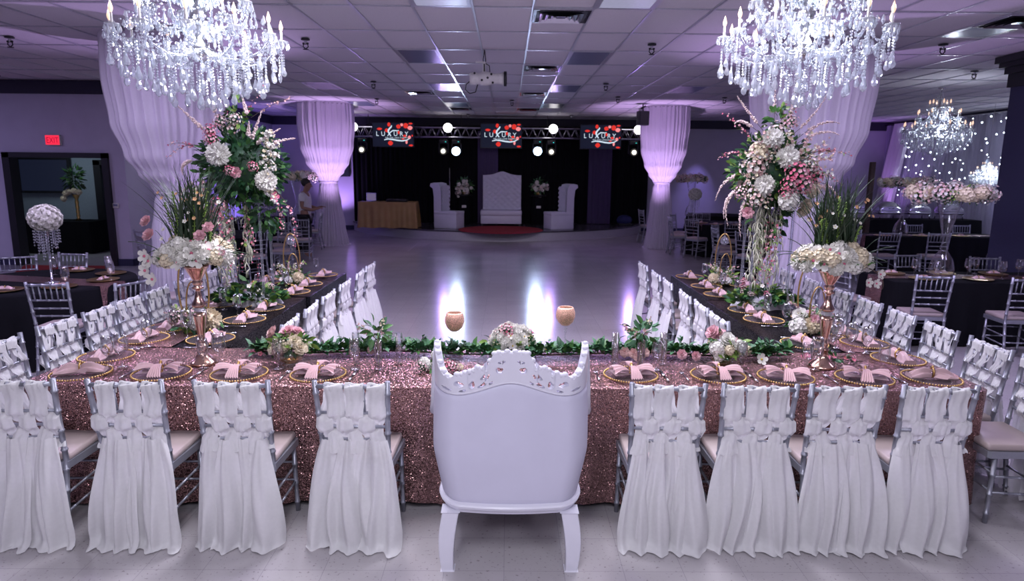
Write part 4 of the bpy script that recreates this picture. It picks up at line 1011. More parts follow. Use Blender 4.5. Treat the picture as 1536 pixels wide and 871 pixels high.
def spike(parent, mat, p0, p1, bow, w=.014, seed=0, name='flower_spike', stem='stem', dens=1.):
    r_ = random.Random(seed); pts = quad_curve(p0, p1, bow, 24); b = mb(stem).tube(pts, .0022, 4); b.mat(M[mat])
    n = int(70*dens); 
    for i in range(n):
        t = .30+.70*i/n; k = t*23; a = int(k); p = pts[a].lerp(pts[min(23, a+1)], k-a); rr = w*(1.05-.75*(t-.3)/.7)
        o = Vector((r_.gauss(0, 1), r_.gauss(0, 1), r_.gauss(0, 1))).normalized()*rr*.6; b.ball(p+o, rr*.55, 5, 3)
    return b.build(name, parent)
def branch(parent, mats, p0, p1, bow, n=16, r=.011, seed=0, name='blossom_branch', stem='stem', leafy=0, leafmat='leafl', spread=.022):
    r_ = random.Random(seed); pts = quad_curve(p0, p1, bow, 16); b = mb(stem).tube(pts, [.003-.002*i/15 for i in range(16)], 4)
    for i in range(n):
        t = .25+.75*(i+r_.random())/n; k = min(14.99, t*15); a = int(k); p = pts[a].lerp(pts[a+1], k-a)
        o = Vector((r_.gauss(0, 1), r_.gauss(0, 1), r_.gauss(0, 1))).normalized(); q = p+o*spread*r_.uniform(.3, 1); b.mat(M[r_.choice(mats)]); rr = r*r_.uniform(.6, 1.1)*(1.15-.5*t)
        u = perp(o, r_); v = o.cross(u)
        for c in range(4): b.petal(q, (u*math.cos(c*PI/2)+v*math.sin(c*PI/2)+o*.5), o, rr*1.2, rr, .4)
        b.ball(q, rr*.45, 5, 3)
    b.mat(M[leafmat])
    for i in range(leafy):
        t = .15+.8*r_.random(); k = min(14.99, t*15); a = int(k); d = (pts[a+1]-pts[a]).normalized(); o = perp(d, r_); b.leaf(pts[a], d*.6+o, Vector((0, 0, 1)), r_.uniform(.03, .055), r_.uniform(.012, .022))
    return b.build(name, parent)
def leaf_cloud(parent, mats, n, fn, ln=(.05, .09), wd=.45, seed=0, name='foliage'):
    r_ = random.Random(seed); b = MB()
    for i in range(n):
        p, d = fn(r_); b.mat(M[r_.choice(mats)]); l = r_.uniform(*ln); nn = perp(Vector(d).normalized(), r_); b.leaf(p, d, nn+Vector((0, 0, .8)), l, l*wd*r_.uniform(.8, 1.2))
    return b.build(name, parent)
def ellip(c, rx, ry, rz, inner=.55):
    c = Vector(c)
    def f(r_):
        d = Vector((r_.gauss(0, 1), r_.gauss(0, 1), r_.gauss(0, 1))).normalized(); k = inner+(1-inner)*r_.random()
        return c+Vector((d.x*rx*k, d.y*ry*k, d.z*rz*k)), d+Vector((r_.uniform(-.5, .5), r_.uniform(-.5, .5), r_.uniform(-.6, .3)))
    return f
# tall crystal stand arrangements over the side tables
def tall_arrangement(x, y, lab, side):
    t = thing('tall_flower_arrangement', lab, 'flower arrangement', (x, y, TZ+.003)); r_ = random.Random(31+side)
    for sx in (-1, 1):
        for sy in (-1, 1): mb('acrylic').box(sx*.17-.009, sx*.17+.009, sy*.12-.009, sy*.12+.009, .01, .93).build('acrylic_rod', t, smooth=False)
    mb('acrylic').box(-.19, .19, -.14, .14, .925, .94).box(-.19, .19, -.14, .14, 0, .012).build('acrylic_shelf', t, smooth=False)
    cz = 1.27
    greens = ['leafd', 'leafd', 'leaf'] if side < 0 else ['leafd', 'leaf', 'leafl', 'leafd']
    mb('leafd').ball((0, 0, cz-.02), .24, 16, 10, (1.15, .9, 1.05)).build('foam_core', t); leaf_cloud(t, greens, 1150 if side < 0 else 800, ellip((0, 0, cz-.02), .38, .29, .35, .6), (.045, .085), .5, 41+side)
    leaf_cloud(t, ['leaf', 'leafl', 'leafd'], 60, ellip((.0, -.05, cz+.42), .10, .1, .18, .2), (.05, .09), .5, 43+side)
    leaf_cloud(t, ['leafd', 'leaf'], 170, ellip((.18 if side < 0 else .0, -.02, cz-.40), .18, .16, .20, .3), (.05, .1), .55, 44+side)
    S = (lambda *k: spike(t, 'palepink', *k))
    if side < 0:
        for k, (p, d, rr, key) in enumerate((((-.08, -.30, .08), (0, -1, .2), .105, 'mum_white'), ((.28, -.22, -.14), (.5, -.8, 0), .095, 'mum_white'), ((.06, -.31, -.07), (.1, -1, 0), .045, 'rose_pink'), ((.02, -.32, -.055), (-.3, -1, 0), .035, 'hyd_pink'), ((.20, -.28, -.02), (.3, -1, 0), .035, 'hyd_pink'),
            ((-.12, -.12, .36), (-.3, -.6, 1), .05, 'hyd_blush'), ((-.17, -.2, .27), (-.5, -.8, .4), .05, 'hyd_pink'), ((-.15, -.25, .20), (-.5, -.8, .4), .045, 'hyd_pink'), ((.0, -.12, .38), (0, -.7, .6), .05, 'hyd_pale'), ((-.04, -.1, .30), (0, -.9, .4), .05, 'hyd_pale'), ((-.14, -.22, -.34), (0, -1, 0), .05, 'hyd_pink'), ((-.17, -.2, -.43), (0, -1, -.2), .04, 'hyd_pink'), ((.3, -.1, -.28), (.8, -.6, 0), .055, 'bloom_pink'))):
            head(t, key, (p[0], p[1], p[2]+cz), rr, d)
        for i, (a, b_, bw) in enumerate((((-.18, -.15, .2), (-.46, -.2, .50), (0, 0, .02)), ((-.14, -.1, .35), (-.17, -.1, .66), (-.04, 0, 0)), ((.1, -.1, .36), (.06, -.1, .60), (.03, 0, 0)), ((.1, -.12, .14), (.27, -.2, .44), (0, 0, -.03)), ((.12, -.15, .12), (.42, -.2, .30), (0, 0, .02)), ((.2, -.18, .10), (.55, -.2, .22), (0, 0, .05)), ((.1, -.1, .2), (.14, -.15, .36), (0, 0, 0)), ((-.32, -.1, .02), (-.46, -.15, -.10), (-.12, 0, .08)), ((-.30, -.12, -.12), (-.47, -.2, -.28), (-.08, 0, 0)), ((-.28, -.12, -.16), (-.44, -.2, -.36), (-.08, 0, .02)), ((-.26, -.12, -.2), (-.42, -.2, -.44), (-.09, 0, .03)))):
            spike(t, 'blushwhite', (a[0], a[1], a[2]+cz), (b_[0], b_[1], b_[2]+cz), bw, .021, 60+i)
        for i, (a, b_, bw) in enumerate((((0, 0, .35), (.26, -.05, .70), (0, 0, 0)), ((.1, 0, .4), (.50, -.05, .58), (0, 0, .04)), ((-.3, -.1, .1), (-.60, -.1, .16), (0, 0, .08)), ((-.3, -.1, .15), (-.62, -.1, .04), (0, 0, .1)), ((-.1, -.1, .3), (-.05, -.1, .60), (0, 0, .0)), ((.3, -.1, -.2), (.46, -.12, -.72), (.16, 0, .0)), ((.27, -.1, -.25), (.36, -.12, -.6), (.08, 0, .0)))):
            branch(t, ['pink', 'palepink', 'blush'], (a[0], a[1], a[2]+cz), (b_[0], b_[1], b_[2]+cz), bw, 13 if i < 5 else 26, .014, 80+i)
        for i in range(7): branch(t, ['white', 'white', 'cream'], (.2, -.14, cz+.2-.06*i), (.36+.04*math.sin(i), -.24, cz+.26-.10*i), (.05, -.05, .03), 30, .021, 95+i, 'white_blossom_spray', spread=.04)
        for i in range(4): branch(t, ['white', 'palepink'], (-.24, -.14, cz-.15-.06*i), (-.32+.05*i, -.24, cz-.32-.14*i), (-.04, -.05, .03), 30, .020, 105+i, 'white_blossom_spray', spread=.04)
        branch(t, ['pink', 'blush'], (-.13, -.24, cz-.28), (-.12, -.24, cz-.62), (0, 0, 0), 30, .016, 119, 'pink_blossom_spray', spread=.03)
    else:
        for k, (p, d, rr, key) in enumerate((((.0, -.30, .10), (0, -1, .3), .10, 'mum_white'), ((-.17, -.28, -.13), (-.4, -1, 0), .09, 'mum_white'), ((.04, -.30, -.26), (0, -1, -.2), .095, 'hyd_white'), ((-.12, -.27, .26), (-.3, -.8, .5), .09, 'mum_white'), ((-.22, -.2, .16), (-.5, -.8, .3), .08, 'hyd_cream'), ((-.25, -.2, .03), (-.6, -.8, .1), .085, 'hyd_pale'), ((.08, -.33, -.03), (.1, -1, 0), .075, 'hyd_pink'), ((.13, -.33, -.12), (.2, -1, -.1), .07, 'hyd_pink'), ((.02, -.34, -.13), (0, -1, -.1), .055, 'hyd_pink'), ((.0, -.33, -.20), (0, -1, -.2), .045, 'hyd_pink'), ((.20, -.28, .03), (.4, -.9, .1), .06, 'hyd_pale'),
            ((.28, -.2, -.05), (.7, -.7, 0), .065, 'hyd_pink'), ((.28, -.2, -.17), (.7, -.7, 0), .075, 'hyd_cream'), ((.22, -.22, -.33), (.4, -.8, -.3), .085, 'rose_cream'), ((-.22, -.22, -.24), (-.7, -.7, 0), .07, 'hyd_pale'), ((-.27, -.2, -.38), (-.5, -.8, -.2), .05, 'rose_pink'), ((.05, -.2, .40), (0, -.6, 1), .05, 'hyd_blush'), ((-.05, -.15, .33), (0, -.7, .6), .06, 'hyd_pale'), ((-.32, -.15, -.2), (-1, -.4, 0), .05, 'hyd_blush'))):
            head(t, key, (p[0], p[1], p[2]+cz), rr, d)
        for i, (a, b_, bw) in enumerate((((-.12, -.1, .3), (-.42, -.15, .62), (-.03, 0, .02)), ((-.14, -.1, .28), (-.44, -.2, .38), (-.10, 0, .14)), ((-.04, -.05, .4), (-.06, -.05, .74), (0, 0, 0)), ((.07, -.05, .35), (.12, -.05, .76), (.03, 0, 0)), ((.05, -.1, .26), (.40, -.1, .68), (.06, 0, -.05)), ((.1, -.1, .22), (.52, -.1, .40), (.05, 0, .16)), ((.12, -.1, .2), (.50, -.15, .30), (.05, 0, .14)), ((.30, -.1, -.1), (.60, -.15, -.40), (.10, 0, .16)), ((.30, -.1, -.12), (.52, -.15, -.36), (.08, 0, .12)), ((-.28, -.1, -.12), (-.42, -.15, -.50), (-.16, 0, .05)), ((-.26, -.1, -.15), (-.46, -.15, -.44), (-.14, 0, .08)), ((-.22, -.12, -.2), (-.30, -.15, -.60), (-.10, 0, .05)), ((-.24, -.1, -.05), (-.55, -.15, -.28), (-.1, 0, .14)))):
            spike(t, 'blushwhite', (a[0], a[1], a[2]+cz), (b_[0], b_[1], b_[2]+cz), bw, .018, 160+i)
        for i, (a, b_, bw) in enumerate((((-.2, -.1, .2), (-.50, -.1, .48), (0, 0, .02)), ((0, 0, .3), (.06, -.05, .68), (.03, 0, 0)), ((.05, 0, .3), (.16, -.05, .62), (.02, 0, 0)), ((.2, -.1, .1), (.66, -.1, .12), (0, 0, .12)), ((.22, -.1, .02), (.6, -.1, -.14), (0, 0, .06)), ((.2, -.1, .12), (.5, -.1, .18), (0, 0, .02)), ((-.26, -.1, .12), (-.54, -.1, .1), (0, 0, .05)))):
            branch(t, ['pink', 'palepink', 'blush'], (a[0], a[1], a[2]+cz), (b_[0], b_[1], b_[2]+cz), bw, 22, .015, 180+i, leafy=5)
        for i in range(8): branch(t, ['white', 'palepink', 'cream'], (.05, -.14, cz+.05), (.10+.34*math.cos(i*.55-.9), -.26, cz+.05+.28*math.sin(i*.55-.9)), (.03, -.08, .03), 28, .021, 195+i, 'white_blossom_spray', spread=.045)
        for i in range(9): branch(t, ['white', 'palepink', 'cream'], (-.1, -.14, cz), (-.14-.22*math.cos(i*.42-1.6), -.27, cz+.34*math.sin(i*.42-1.6)), (-.03, -.08, .03), 32, .021, 205+i, 'white_blossom_spray', spread=.05)
    # trailing strands down to the table
    for i in range(13 if side > 0 else 11):
        x0 = r_.uniform(-.16, .20) if side > 0 else r_.choice((r_.uniform(-.26, -.12), r_.uniform(-.02, .10))); y0 = r_.uniform(-.17, .08); z0 = cz-.28; z1 = r_.uniform(.18, .5)
        b = mb('moss'); pts = [(x0+.02*math.sin(k*1.7+i)+r_.uniform(-.008, .008), y0+.02*math.cos(k*1.3+i), z0+(z1-z0)*k/11) for k in range(12)]; b.tube(pts, .0042, 5)
        for k in range(1, 12):
            p = pts[k]
            for q in range(2):
                dx, dy = r_.uniform(-.03, .03), r_.uniform(-.03, .03); b.tube([p, (p[0]+dx, p[1]+dy, p[2]-.03), (p[0]+dx*1.1, p[1]+dy*1.1, p[2]-.085)], [.003, .0055, .002], 4)
        b.mat(M['leafl'])
        for k in range(4): p = pts[r_.randrange(2, 11)]; b.leaf(p, (r_.uniform(-1, 1), r_.uniform(-1, 1), -.5), (0, 0, 1), .05, .03)
        b.build('trailing_strand', t)
    for i in range(3): branch(t, ['pink', 'blush'], (r_.uniform(-.1, .15), -.15, cz-.3), (r_.uniform(-.15, .2), -.2, .25), (.05, 0, 0), 26, .015, 230+i+side, 'pink_blossom_spray', leafy=8, spread=.04)
    # greenery mound round the foot, on gathered tulle
    def mound(r_):
        a = r_.uniform(0, 6.283); k = math.sqrt(r_.random()); return Vector((.30*k*math.cos(a), -.02+.22*k*math.sin(a), .06+.17*(1-k)*r_.uniform(.5, 1))), (math.cos(a), math.sin(a), r_.uniform(-.1, .9))
    leaf_cloud(t, ['leafd', 'leaf', 'leafd', 'leafl'], 330, mound, (.06, .11), .5, 71+side, 'base_foliage')
    for i in range(10): a = r_.uniform(PI, 2*PI); head(t, r_.choice(('hyd_pink', 'hyd_blush', 'bloom_white')), (.2*math.cos(a), .18*math.sin(a), r_.uniform(.1, .26)), .024, (math.cos(a), math.sin(a), .4))
    b = mb('fluff')
    b.grid(lambda u, v: ((.24+.03*math.sin(u*2*PI*9+v*3))*math.cos(2*PI*u)*(1-.12*v)*1.1, (.17+.02*math.sin(u*2*PI*11))*math.sin(2*PI*u)*(1-.12*v), .004+.075*v+.012*math.sin(u*2*PI*13)*v), 150, 8, True)
    b.grid(lambda u, v: (.25*v*math.cos(2*PI*u), .17*v*math.sin(2*PI*u), .085+.012*math.sin(u*2*PI*7)*v), 60, 6, True); b.build('tulle_wrap', t)
tall_arrangement(-2.36, 6.0, 'tall greenery ball with white and pink flowers on clear rods, on the left side table', -1)
tall_arrangement(2.40, 6.05, 'tall ball of white and magenta flowers on clear rods, on the right side table', 1)
# rose gold candelabra vases with orchids and grass
def candelabra(x, y, lab, side):
    t = thing('flower_stand', lab, 'flower arrangement', (x, y, TZ+.003)); r_ = random.Random(51+side)
    prof = [(0, 0), (.088, 0), (.09, .006), (.078, .018), (.05, .04), (.034, .07), (.028, .10), (.036, .112), (.036, .12), (.024, .128), (.020, .14), (.030, .155), (.020, .17), (.022, .20), (.032, .26), (.040, .31), (.042, .325), (.020, .335)]
    mb('rosegold').lathe(prof, 24).build('base', t)
    mb('crystal').ball((0, 0, .352), .034, 12, 8, (1, 1, .55)).build('crystal_knop', t)
    mb('rosegold').lathe([(.018, .365), (.042, .375), (.044, .385), (.026, .42), (.015, .47), (.016, .482), (.034, .488), (.036, .496), (.022, .503), (.030, .52), (.034, .53), (.024, .54), (.03, .55), (.058, .60), (.075, .64), (.078, .642), (.07, .62), (.0, .58)], 24).build('cup', t)
    hz = .68
    keys = ['orchid', 'hyd_cream', 'hyd_white', 'rose_white', 'mum_white', 'hyd_white', 'orchid'] 
    for i in range(52):
        a = 2.39996*i; k = math.sqrt((i+.5)/52)
        p = Vector((.205*math.sin(k*1.75)*math.cos(a), .15*math.sin(k*1.75)*math.sin(a), hz+.015+.095*math.cos(k*1.9)+.012*r_.random()))
        key = keys[r_.randrange(7)]; head(t, key, p, .052 if key != 'orchid' else .058, (p.x, p.y, p.z-hz+.03))
    leaf_cloud(t, ['leafl', 'leaf'], 40, lambda r_: ((lambda a: (Vector((.18*math.cos(a), .13*math.sin(a), hz)), (math.cos(a), math.sin(a), .3)))(r_.uniform(0, 6.28))), (.05, .09), .3, 52)
    def blade(b, p, a, lean, h, w):
        pts = [Vector((p[0]+math.cos(a)*lean*(q**1.8), p[1]+math.sin(a)*lean*(q**1.8), p[2]+h*(q-.22*lean*q*q*q))) for q in [i/9 for i in range(10)]]
        sd = Vector((-math.sin(a), math.cos(a), 0)); vs = []
        for i, q in enumerate(pts): ww = w*(1-(i/9)**2)+.0005; vs += [q-sd*ww, q+Vector((math.cos(a), math.sin(a), 0))*ww*.5, q+sd*ww]
        b.add(vs, [(3*i+c, 3*i+c+1, 3*i+c+4, 3*i+c+3) for i in range(9) for c in (0, 1)])
    b = mb('blade')
    for i in range(170): a = r_.uniform(0, 6.28); blade(b, (r_.uniform(-.10, .10), r_.uniform(-.05, .06), hz+.03), a, r_.uniform(.02, .30)*(1 if r_.random() < .85 else 1.4), r_.uniform(.26, .58), r_.uniform(.004, .0095))
    b.build('grass_blades', t)
    b = mb('leafl')
    for i in range(6):
        a = r_.uniform(0, 6.28); p0 = (r_.uniform(-.09, .09), r_.uniform(-.06, .0), hz); p1 = (p0[0]*1.8+r_.uniform(-.05, .05), p0[1]-.03, hz+r_.uniform(.22, .46)); pts = quad_curve(p0, p1, (0, 0, 0), 22); b.tube(pts, .004, 4)
        for k in range(4, 22):
            for q in range(3): b.ball(pts[k]+Vector((r_.uniform(-.008, .008), r_.uniform(-.008, .008), 0)), .0052, 5, 3)
    b.build('green_spikes', t)
    for i in range(22): p = (r_.uniform(-.18, .20), r_.uniform(-.14, .05), hz+r_.uniform(.12, .42)); head(t, r_.choice(('bloom_peach', 'bloom_peach', 'bloom_white')), p, r_.uniform(.011, .018), (p[0], -.5, .3))
    for s in (-1, 1):
        b = mb('blade')
        for i in range(6): b.tube(quad_curve((s*.12, -.05, hz), (s*r_.uniform(.22, .36), r_.uniform(-.15, .05), hz+r_.uniform(-.03, .2)), (0, 0, .06)), .0025, 4)
        b.build('thin_twigs', t)
    if side < 0:
        for p, rr in (((-.24, -.1, hz+.24), .035), ((-.22, -.12, hz+.16), .038), ((.10, -.14, hz+.16), .034), ((.15, -.13, hz+.21), .032)): head(t, 'rose_pink', p, rr, (p[0], -.6, .4))
        for i, p in enumerate(((-.22, -.14, hz-.0), (-.25, -.13, hz-.06), (-.20, -.15, hz-.11), (-.24, -.14, hz+.03))): head(t, 'orchid', p, .05, (-.3, -1, .1))
        branch(t, ['blush', 'palepink'], (.12, -.05, hz), (.22, -.12, hz+.02), (.05, 0, .1), 20, .012, 301)
    else:
        for i, p in enumerate(((.17, -.14, hz-.10), (.22, -.14, hz-.105), (.25, -.12, hz-.05))): head(t, 'orchid', p, .036, (.3, -1, .1))
        b = mb('stem'); b.tube(quad_curve((.14, -.1, hz), (.26, -.14, hz-.14), (.1, 0, .02)), .003, 4); b.build('orchid_stem', t)
candelabra(-1.95, 4.12, 'rose gold stand with white orchids and tall grass, left end of the rose table', -1)
candelabra(2.07, 4.15, 'rose gold stand with white orchids and tall grass, right end of the rose table', 1)
# gold hoops with hanging glass ball and flowers
def hoops(x, y, rz, lab, h=.53, seed=1, sc=1., heads=()):
    t = thing('gold_hoop_centrepiece', lab, 'centrepiece', (x, y, TZ+.003), rz); r_ = random.Random(seed)
    mb('gold').lathe([(0, 0), (.10, 0), (.10, .008), (0, .01)], 24).build('base', t)
    mb('gold').tube([(.085*sc*math.sin(a)*1.0, 0, h*.5-h*.49*math.cos(a)) for a in [i*2*PI/40 for i in range(40)]], .007, 6, closed=True, sx=1).build('tall_hoop', t)
    mb('gold').tube([(.02+.055*math.sin(a), -.07, h*.31-h*.30*math.cos(a)) for a in [i*2*PI/36 for i in range(36)]], .006, 6, closed=True).build('small_hoop', t)
    g_ = mb('acrylic').ball((0, 0, h-.085), .048, 20, 14).lathe([(.01, h-.04), (.012, h-.03), (.008, h-.025)], 8).build('glass_ball', t); mb('gold').tube([(0, 0, h-.03), (0, 0, h-.008)], .002, 4).build('ball_hanger', t)
    leaf_cloud(t, ['leaf', 'leafl', 'leafg'], 110, ellip((0, -.04, .07), .20, .12, .07, .2), (.05, .09), .35, seed+2)
    for i in range(7):
        a = PI+.45*i; branch(t, ['palepink', 'blush', 'white'] if i % 2 else ['white', 'cream'], (0, -.03, .05), (.22*math.cos(a)*(1 if i % 3 else .5), -.05+.08*math.sin(a), .14+.12*r_.random()), (0, 0, .04), 20, .015, seed*10+i, 'snapdragon_spray', 'leafl', 6, spread=.018)
    for key, p, rr in heads: head(t, key, p, rr, (p[0], p[1]-.05, .12))
    return t
hoops(-2.33, 7.12, .2, 'gold hoop centrepiece with glass ball, far end of the left side table', .55, 5, 1., (('mum_cream', (.07, -.10, .08), .065), ('hyd_white', (-.03, -.12, .06), .045), ('bloom_white', (-.1, -.12, .07), .03)))
hoops(2.44, 7.36, -.2, 'gold hoop centrepiece with glass ball, far end of the right side table', .57, 6, 1., (('mum_cream', (-.10, -.10, .07), .065), ('hyd_white', (.05, -.12, .05), .045), ('hyd_pale', (-.0, -.13, .06), .04)))
hoops(-2.40, 5.0, .1, 'gold hoop centrepiece behind the left rose gold stand', .64, 7, 1.3, (('mum_cream', (.14, -.10, .10), .09), ('hyd_white', (.05, -.13, .08), .06), ('hyd_blush', (-.12, -.1, .12), .045)))
hoops(2.44, 5.15, -.1, 'gold hoop centrepiece behind the right rose gold stand', .60, 8, 1.3, (('hyd_white', (-.13, -.13, .06), .075), ('mum_cream', (-.04, -.15, .07), .07), ('rose_white', (-.12, -.10, .15), .055), ('rose_pink', (-.02, -.17, .13), .035)))
# low bouquets, candle goblets, vases
def lowbowl(x, y, lab, amber, heads, seed):
    t = thing('bouquet_bowl', lab, 'bouquet', (x, y, TZ+.003)); 
    mb('glass').lathe([(0, .003), (.05, .003), (.075, .02), (.085, .05), (.075, .085), (.05, .10), (.055, .11)], 24).build('glass_bowl', t)
    mb(amber).lathe([(0, .006), (.045, .006), (.07, .022), (.078, .045), (0, .046)], 22).build('water', t)
    leaf_cloud(t, ['leafg', 'leaf', 'leafl'], 70, ellip((0, 0, .13), .12, .09, .06, .3), (.05, .09), .45, seed)
    for key, p, rr in heads: head(t, key, p, rr, (p[0], p[1]-.03, .08))
    for i in range(5): a = i*1.25; branch(t, ['white', 'cream'], (0, 0, .1), (.13*math.cos(a), .08*math.sin(a)-.02, .15), (0, 0, .03), 18, .012, seed+i, 'white_blossom_spray', 'leafl', 3)
lowbowl(-1.39, 4.13, 'glass bowl of pink peonies and cream roses, left half of the rose table', 'water', (('rose_pale', (-.105, -.03, .21), .048), ('rose_pink', (-.01, .0, .215), .055), ('rose_pink', (.05, .01, .21), .045), ('rose_cream', (.05, -.06, .165), .046), ('rose_cream', (-.08, -.07, .125), .05), ('rose_cream', (.085, -.06, .125), .05), ('hyd_green', (-.01, -.07, .155), .04), ('hyd_cream', (-.02, -.08, .13), .04)), 401)
lowbowl(1.42, 4.14, 'glass bowl of white and pink flowers, right half of the rose table', 'water', (('rose_pink', (-.095, -.02, .235), .045), ('rose_pink', (-.045, -.0, .215), .045), ('rose_white', (-.0, -.05, .195), .05), ('hyd_white', (-.075, -.08, .14), .05), ('hyd_white', (.075, -.06, .15), .045), ('hyd_cream', (.0, -.09, .13), .035), ('bloom_blush', (.06, -.05, .18), .03), ('hyd_white', (-.06, -.09, .09), .035)), 402)
t = thing('dome_bouquet', 'dome bouquet of white and pink flowers in the middle of the rose table', 'bouquet', (.045, 4.36, TZ+.02)); t.scale = (1.22, 1.1, 1.35)
r_ = random.Random(77)
for i, p in enumerate(fib(46, .05)): head(t, 'hyd_pink' if i in (7, 21) else 'hyd_pale' if i in (12, 14, 30) else 'hyd_green' if i in (26, 33) else 'mum_white' if i % 3 else 'bloom_white', (p.x*.115, p.y*.10, .03+p.z*.105), .030 if i % 3 else .026, p)
leaf_cloud(t, ['leafg', 'leafl'], 60, ellip((0, 0, .03), .15, .12, .03, .6), (.04, .08), .4, 78); mb('leafd').ball((0, 0, .045), .095, 14, 8, (1, .9, .85)).build('foam_core', t)
def goblet(x, y, hz, lab):
    t = thing('candle_goblet', lab, 'candle holder', (x, y, TZ+.003), 0, 'glitter candle goblets')
    mb('glass').lathe([(0, .002), (.048, .002), (.046, .006), (.012, .012), (.006, .02), (.006, hz-.10), (.013, hz-.09), (.007, hz-.08), (.014, hz-.07), (.008, hz-.06), (.012, hz-.052), (0, hz-.05)], 20).build('stem', t)
    mb('glitter').lathe([(0, hz-.052), (.028, hz-.045), (.052, hz-.022), (.066, hz+.014), (.066, hz+.045), (.056, hz+.074), (.050, hz+.082), (.046, hz+.08), (.055, hz+.06), (.06, hz+.02), (.048, hz-.01), (.0, hz-.035)], 26).build('glitter_bowl', t)
    mb('white').lathe([(0, hz+.045), (.035, hz+.045), (.035, hz-.03)], 16).build('candle', t)
goblet(-.348, 4.35, .215, 'copper glitter candle goblet left of the dome bouquet'); goblet(.412, 4.46, .235, 'taller copper glitter candle goblet right of the dome bouquet')
def vase(x, y, h, lab, flower=0, sq=0):
    t = thing('bud_vase', lab, 'vase', (x, y, TZ+.003), 0, 'clear cylinder vases')
    r = .024; pr = [(0, .002), (r*.95, .002), (r, .008), (r, h), (r*.86, h), (r*.86, .02), (0, .018)]
    mb('glass').lathe(pr, 8 if sq else 20).build('glass_tube', t, smooth=not sq); mb('plateglass').lathe([(0, .02), (r*.84, .02), (r*.84, h*.6), (0, h*.6)], 14).build('water', t)
    if flower:
        b = mb('leafl'); b.tube([(0, 0, .03), (.003, 0, h+.05)], .003, 5); b.build('stem', t)
        leaf_cloud(t, ['leafg', 'leaf'], 34 if flower == 1 else 46, ellip((.0, 0, h+.05), .085, .06, .075, .1), (.05, .085), .42, 500+flower)
        branch(t, ['palepink', 'cream'], (0, 0, h), (.05, -.01, h+.15), (0, 0, 0), 14, .014, 511); branch(t, ['palepink', 'cream'], (0, 0, h), (-.13, -.01, h+.10), (0, 0, .02), 14, .014, 512+flower)
vase(-.965, 4.12, .21, 'clear square vase, leftmost of three left of the throne', 0, 1); vase(-.80, 4.0, .19, 'clear vase holding a leafy pink sprig, middle of three left of the throne', 1); vase(-.69, 4.13, .21, 'clear square vase, rightmost of three left of the throne', 0, 1)
vase(.72, 4.2, .20, 'clear cylinder vase nearest right of the throne'); vase(.86, 4.05, .19, 'clear vase holding a leafy green sprig right of the throne', 2); vase(1.03, 4.17, .21, 'clear cylinder vase, farthest right of three beyond the throne')
# greenery garland along the back edge of the rose table
def garland(x0, x1, lab, seed, blooms):
    t = thing('greenery_garland', lab, 'garland', (0, 0, 0)); r_ = random.Random(seed)
    pth = lambda q: Vector((x0+(x1-x0)*q, 4.33+.035*math.sin(q*9+seed), TZ+.025))
    mb('stem').tube([pth(i/30) for i in range(31)], .006, 5).build('stem', t)
    b = MB(); n = int(400*(x1-x0))
    for i in range(n):
        q = r_.random(); p = pth(q); b.mat(M[r_.choice(('leafg', 'leafg', 'leaf', 'leafd'))]); a = r_.choice((-1, 1)); d = (r_.uniform(-.9, .9), a*r_.uniform(.2, 1), r_.uniform(-.05, 1.0)); l = r_.uniform(.06, .105)
        b.leaf(p+Vector((0, r_.uniform(-.03, .03), r_.uniform(0, .035))), d, (0, 0, 1), l, l*.36)
    for i in range(int(9*(x1-x0))):
        q = r_.random(); p = pth(q); e = p+Vector((r_.uniform(-.06, .06), r_.uniform(.0, .06), r_.uniform(.07, .12))); b.mat(M['stem']).tube([p, e], .002, 4); b.mat(M['leafg'])
        for k in range(6): l = r_.uniform(.04, .06); b.leaf(p.lerp(e, .4+.1*k), (r_.uniform(-1, 1), r_.uniform(-1, 1), .5), (0, 0, 1), l, l*.5)
    b.build('foliage', t)
    for key, x, dy, z, rr in blooms: head(t, key, (x, 4.30+dy, TZ+z), rr, (.1, -1, .5))
    return t
garland(-1.72, -.02, 'leafy green garland along the back edge, left half of the rose table', 3, (('rose_pale', -.90, .0, .05, .03), ('rose_pale', -1.30, .02, .05, .03), ('bloom_pink', -1.69, -.02, .03, .02), ('bloom_pink', -1.63, -.05, .03, .018), ('hyd_white', -.47, -.08, .04, .028)))
garland(.10, 1.95, 'leafy green garland along the back edge, right half of the rose table', 4, (('rose_pale', .80, -.02, .05, .035), ('rose_pale', .86, -.03, .045, .035), ('rose_pale', .93, -.02, .05, .035), ('rose_pale', .88, -.07, .03, .03), ('rose_pink', 1.18, -.04, .045, .033), ('rose_pink', 1.27, -.06, .04, .03), ('bloom_white', 1.68, -.13, .04, .045), ('hyd_cream', 1.62, -.02, .07, .035), ('bloom_white', 1.58, .0, .09, .035), ('bloom_white', .27, -.0, .06, .03)))
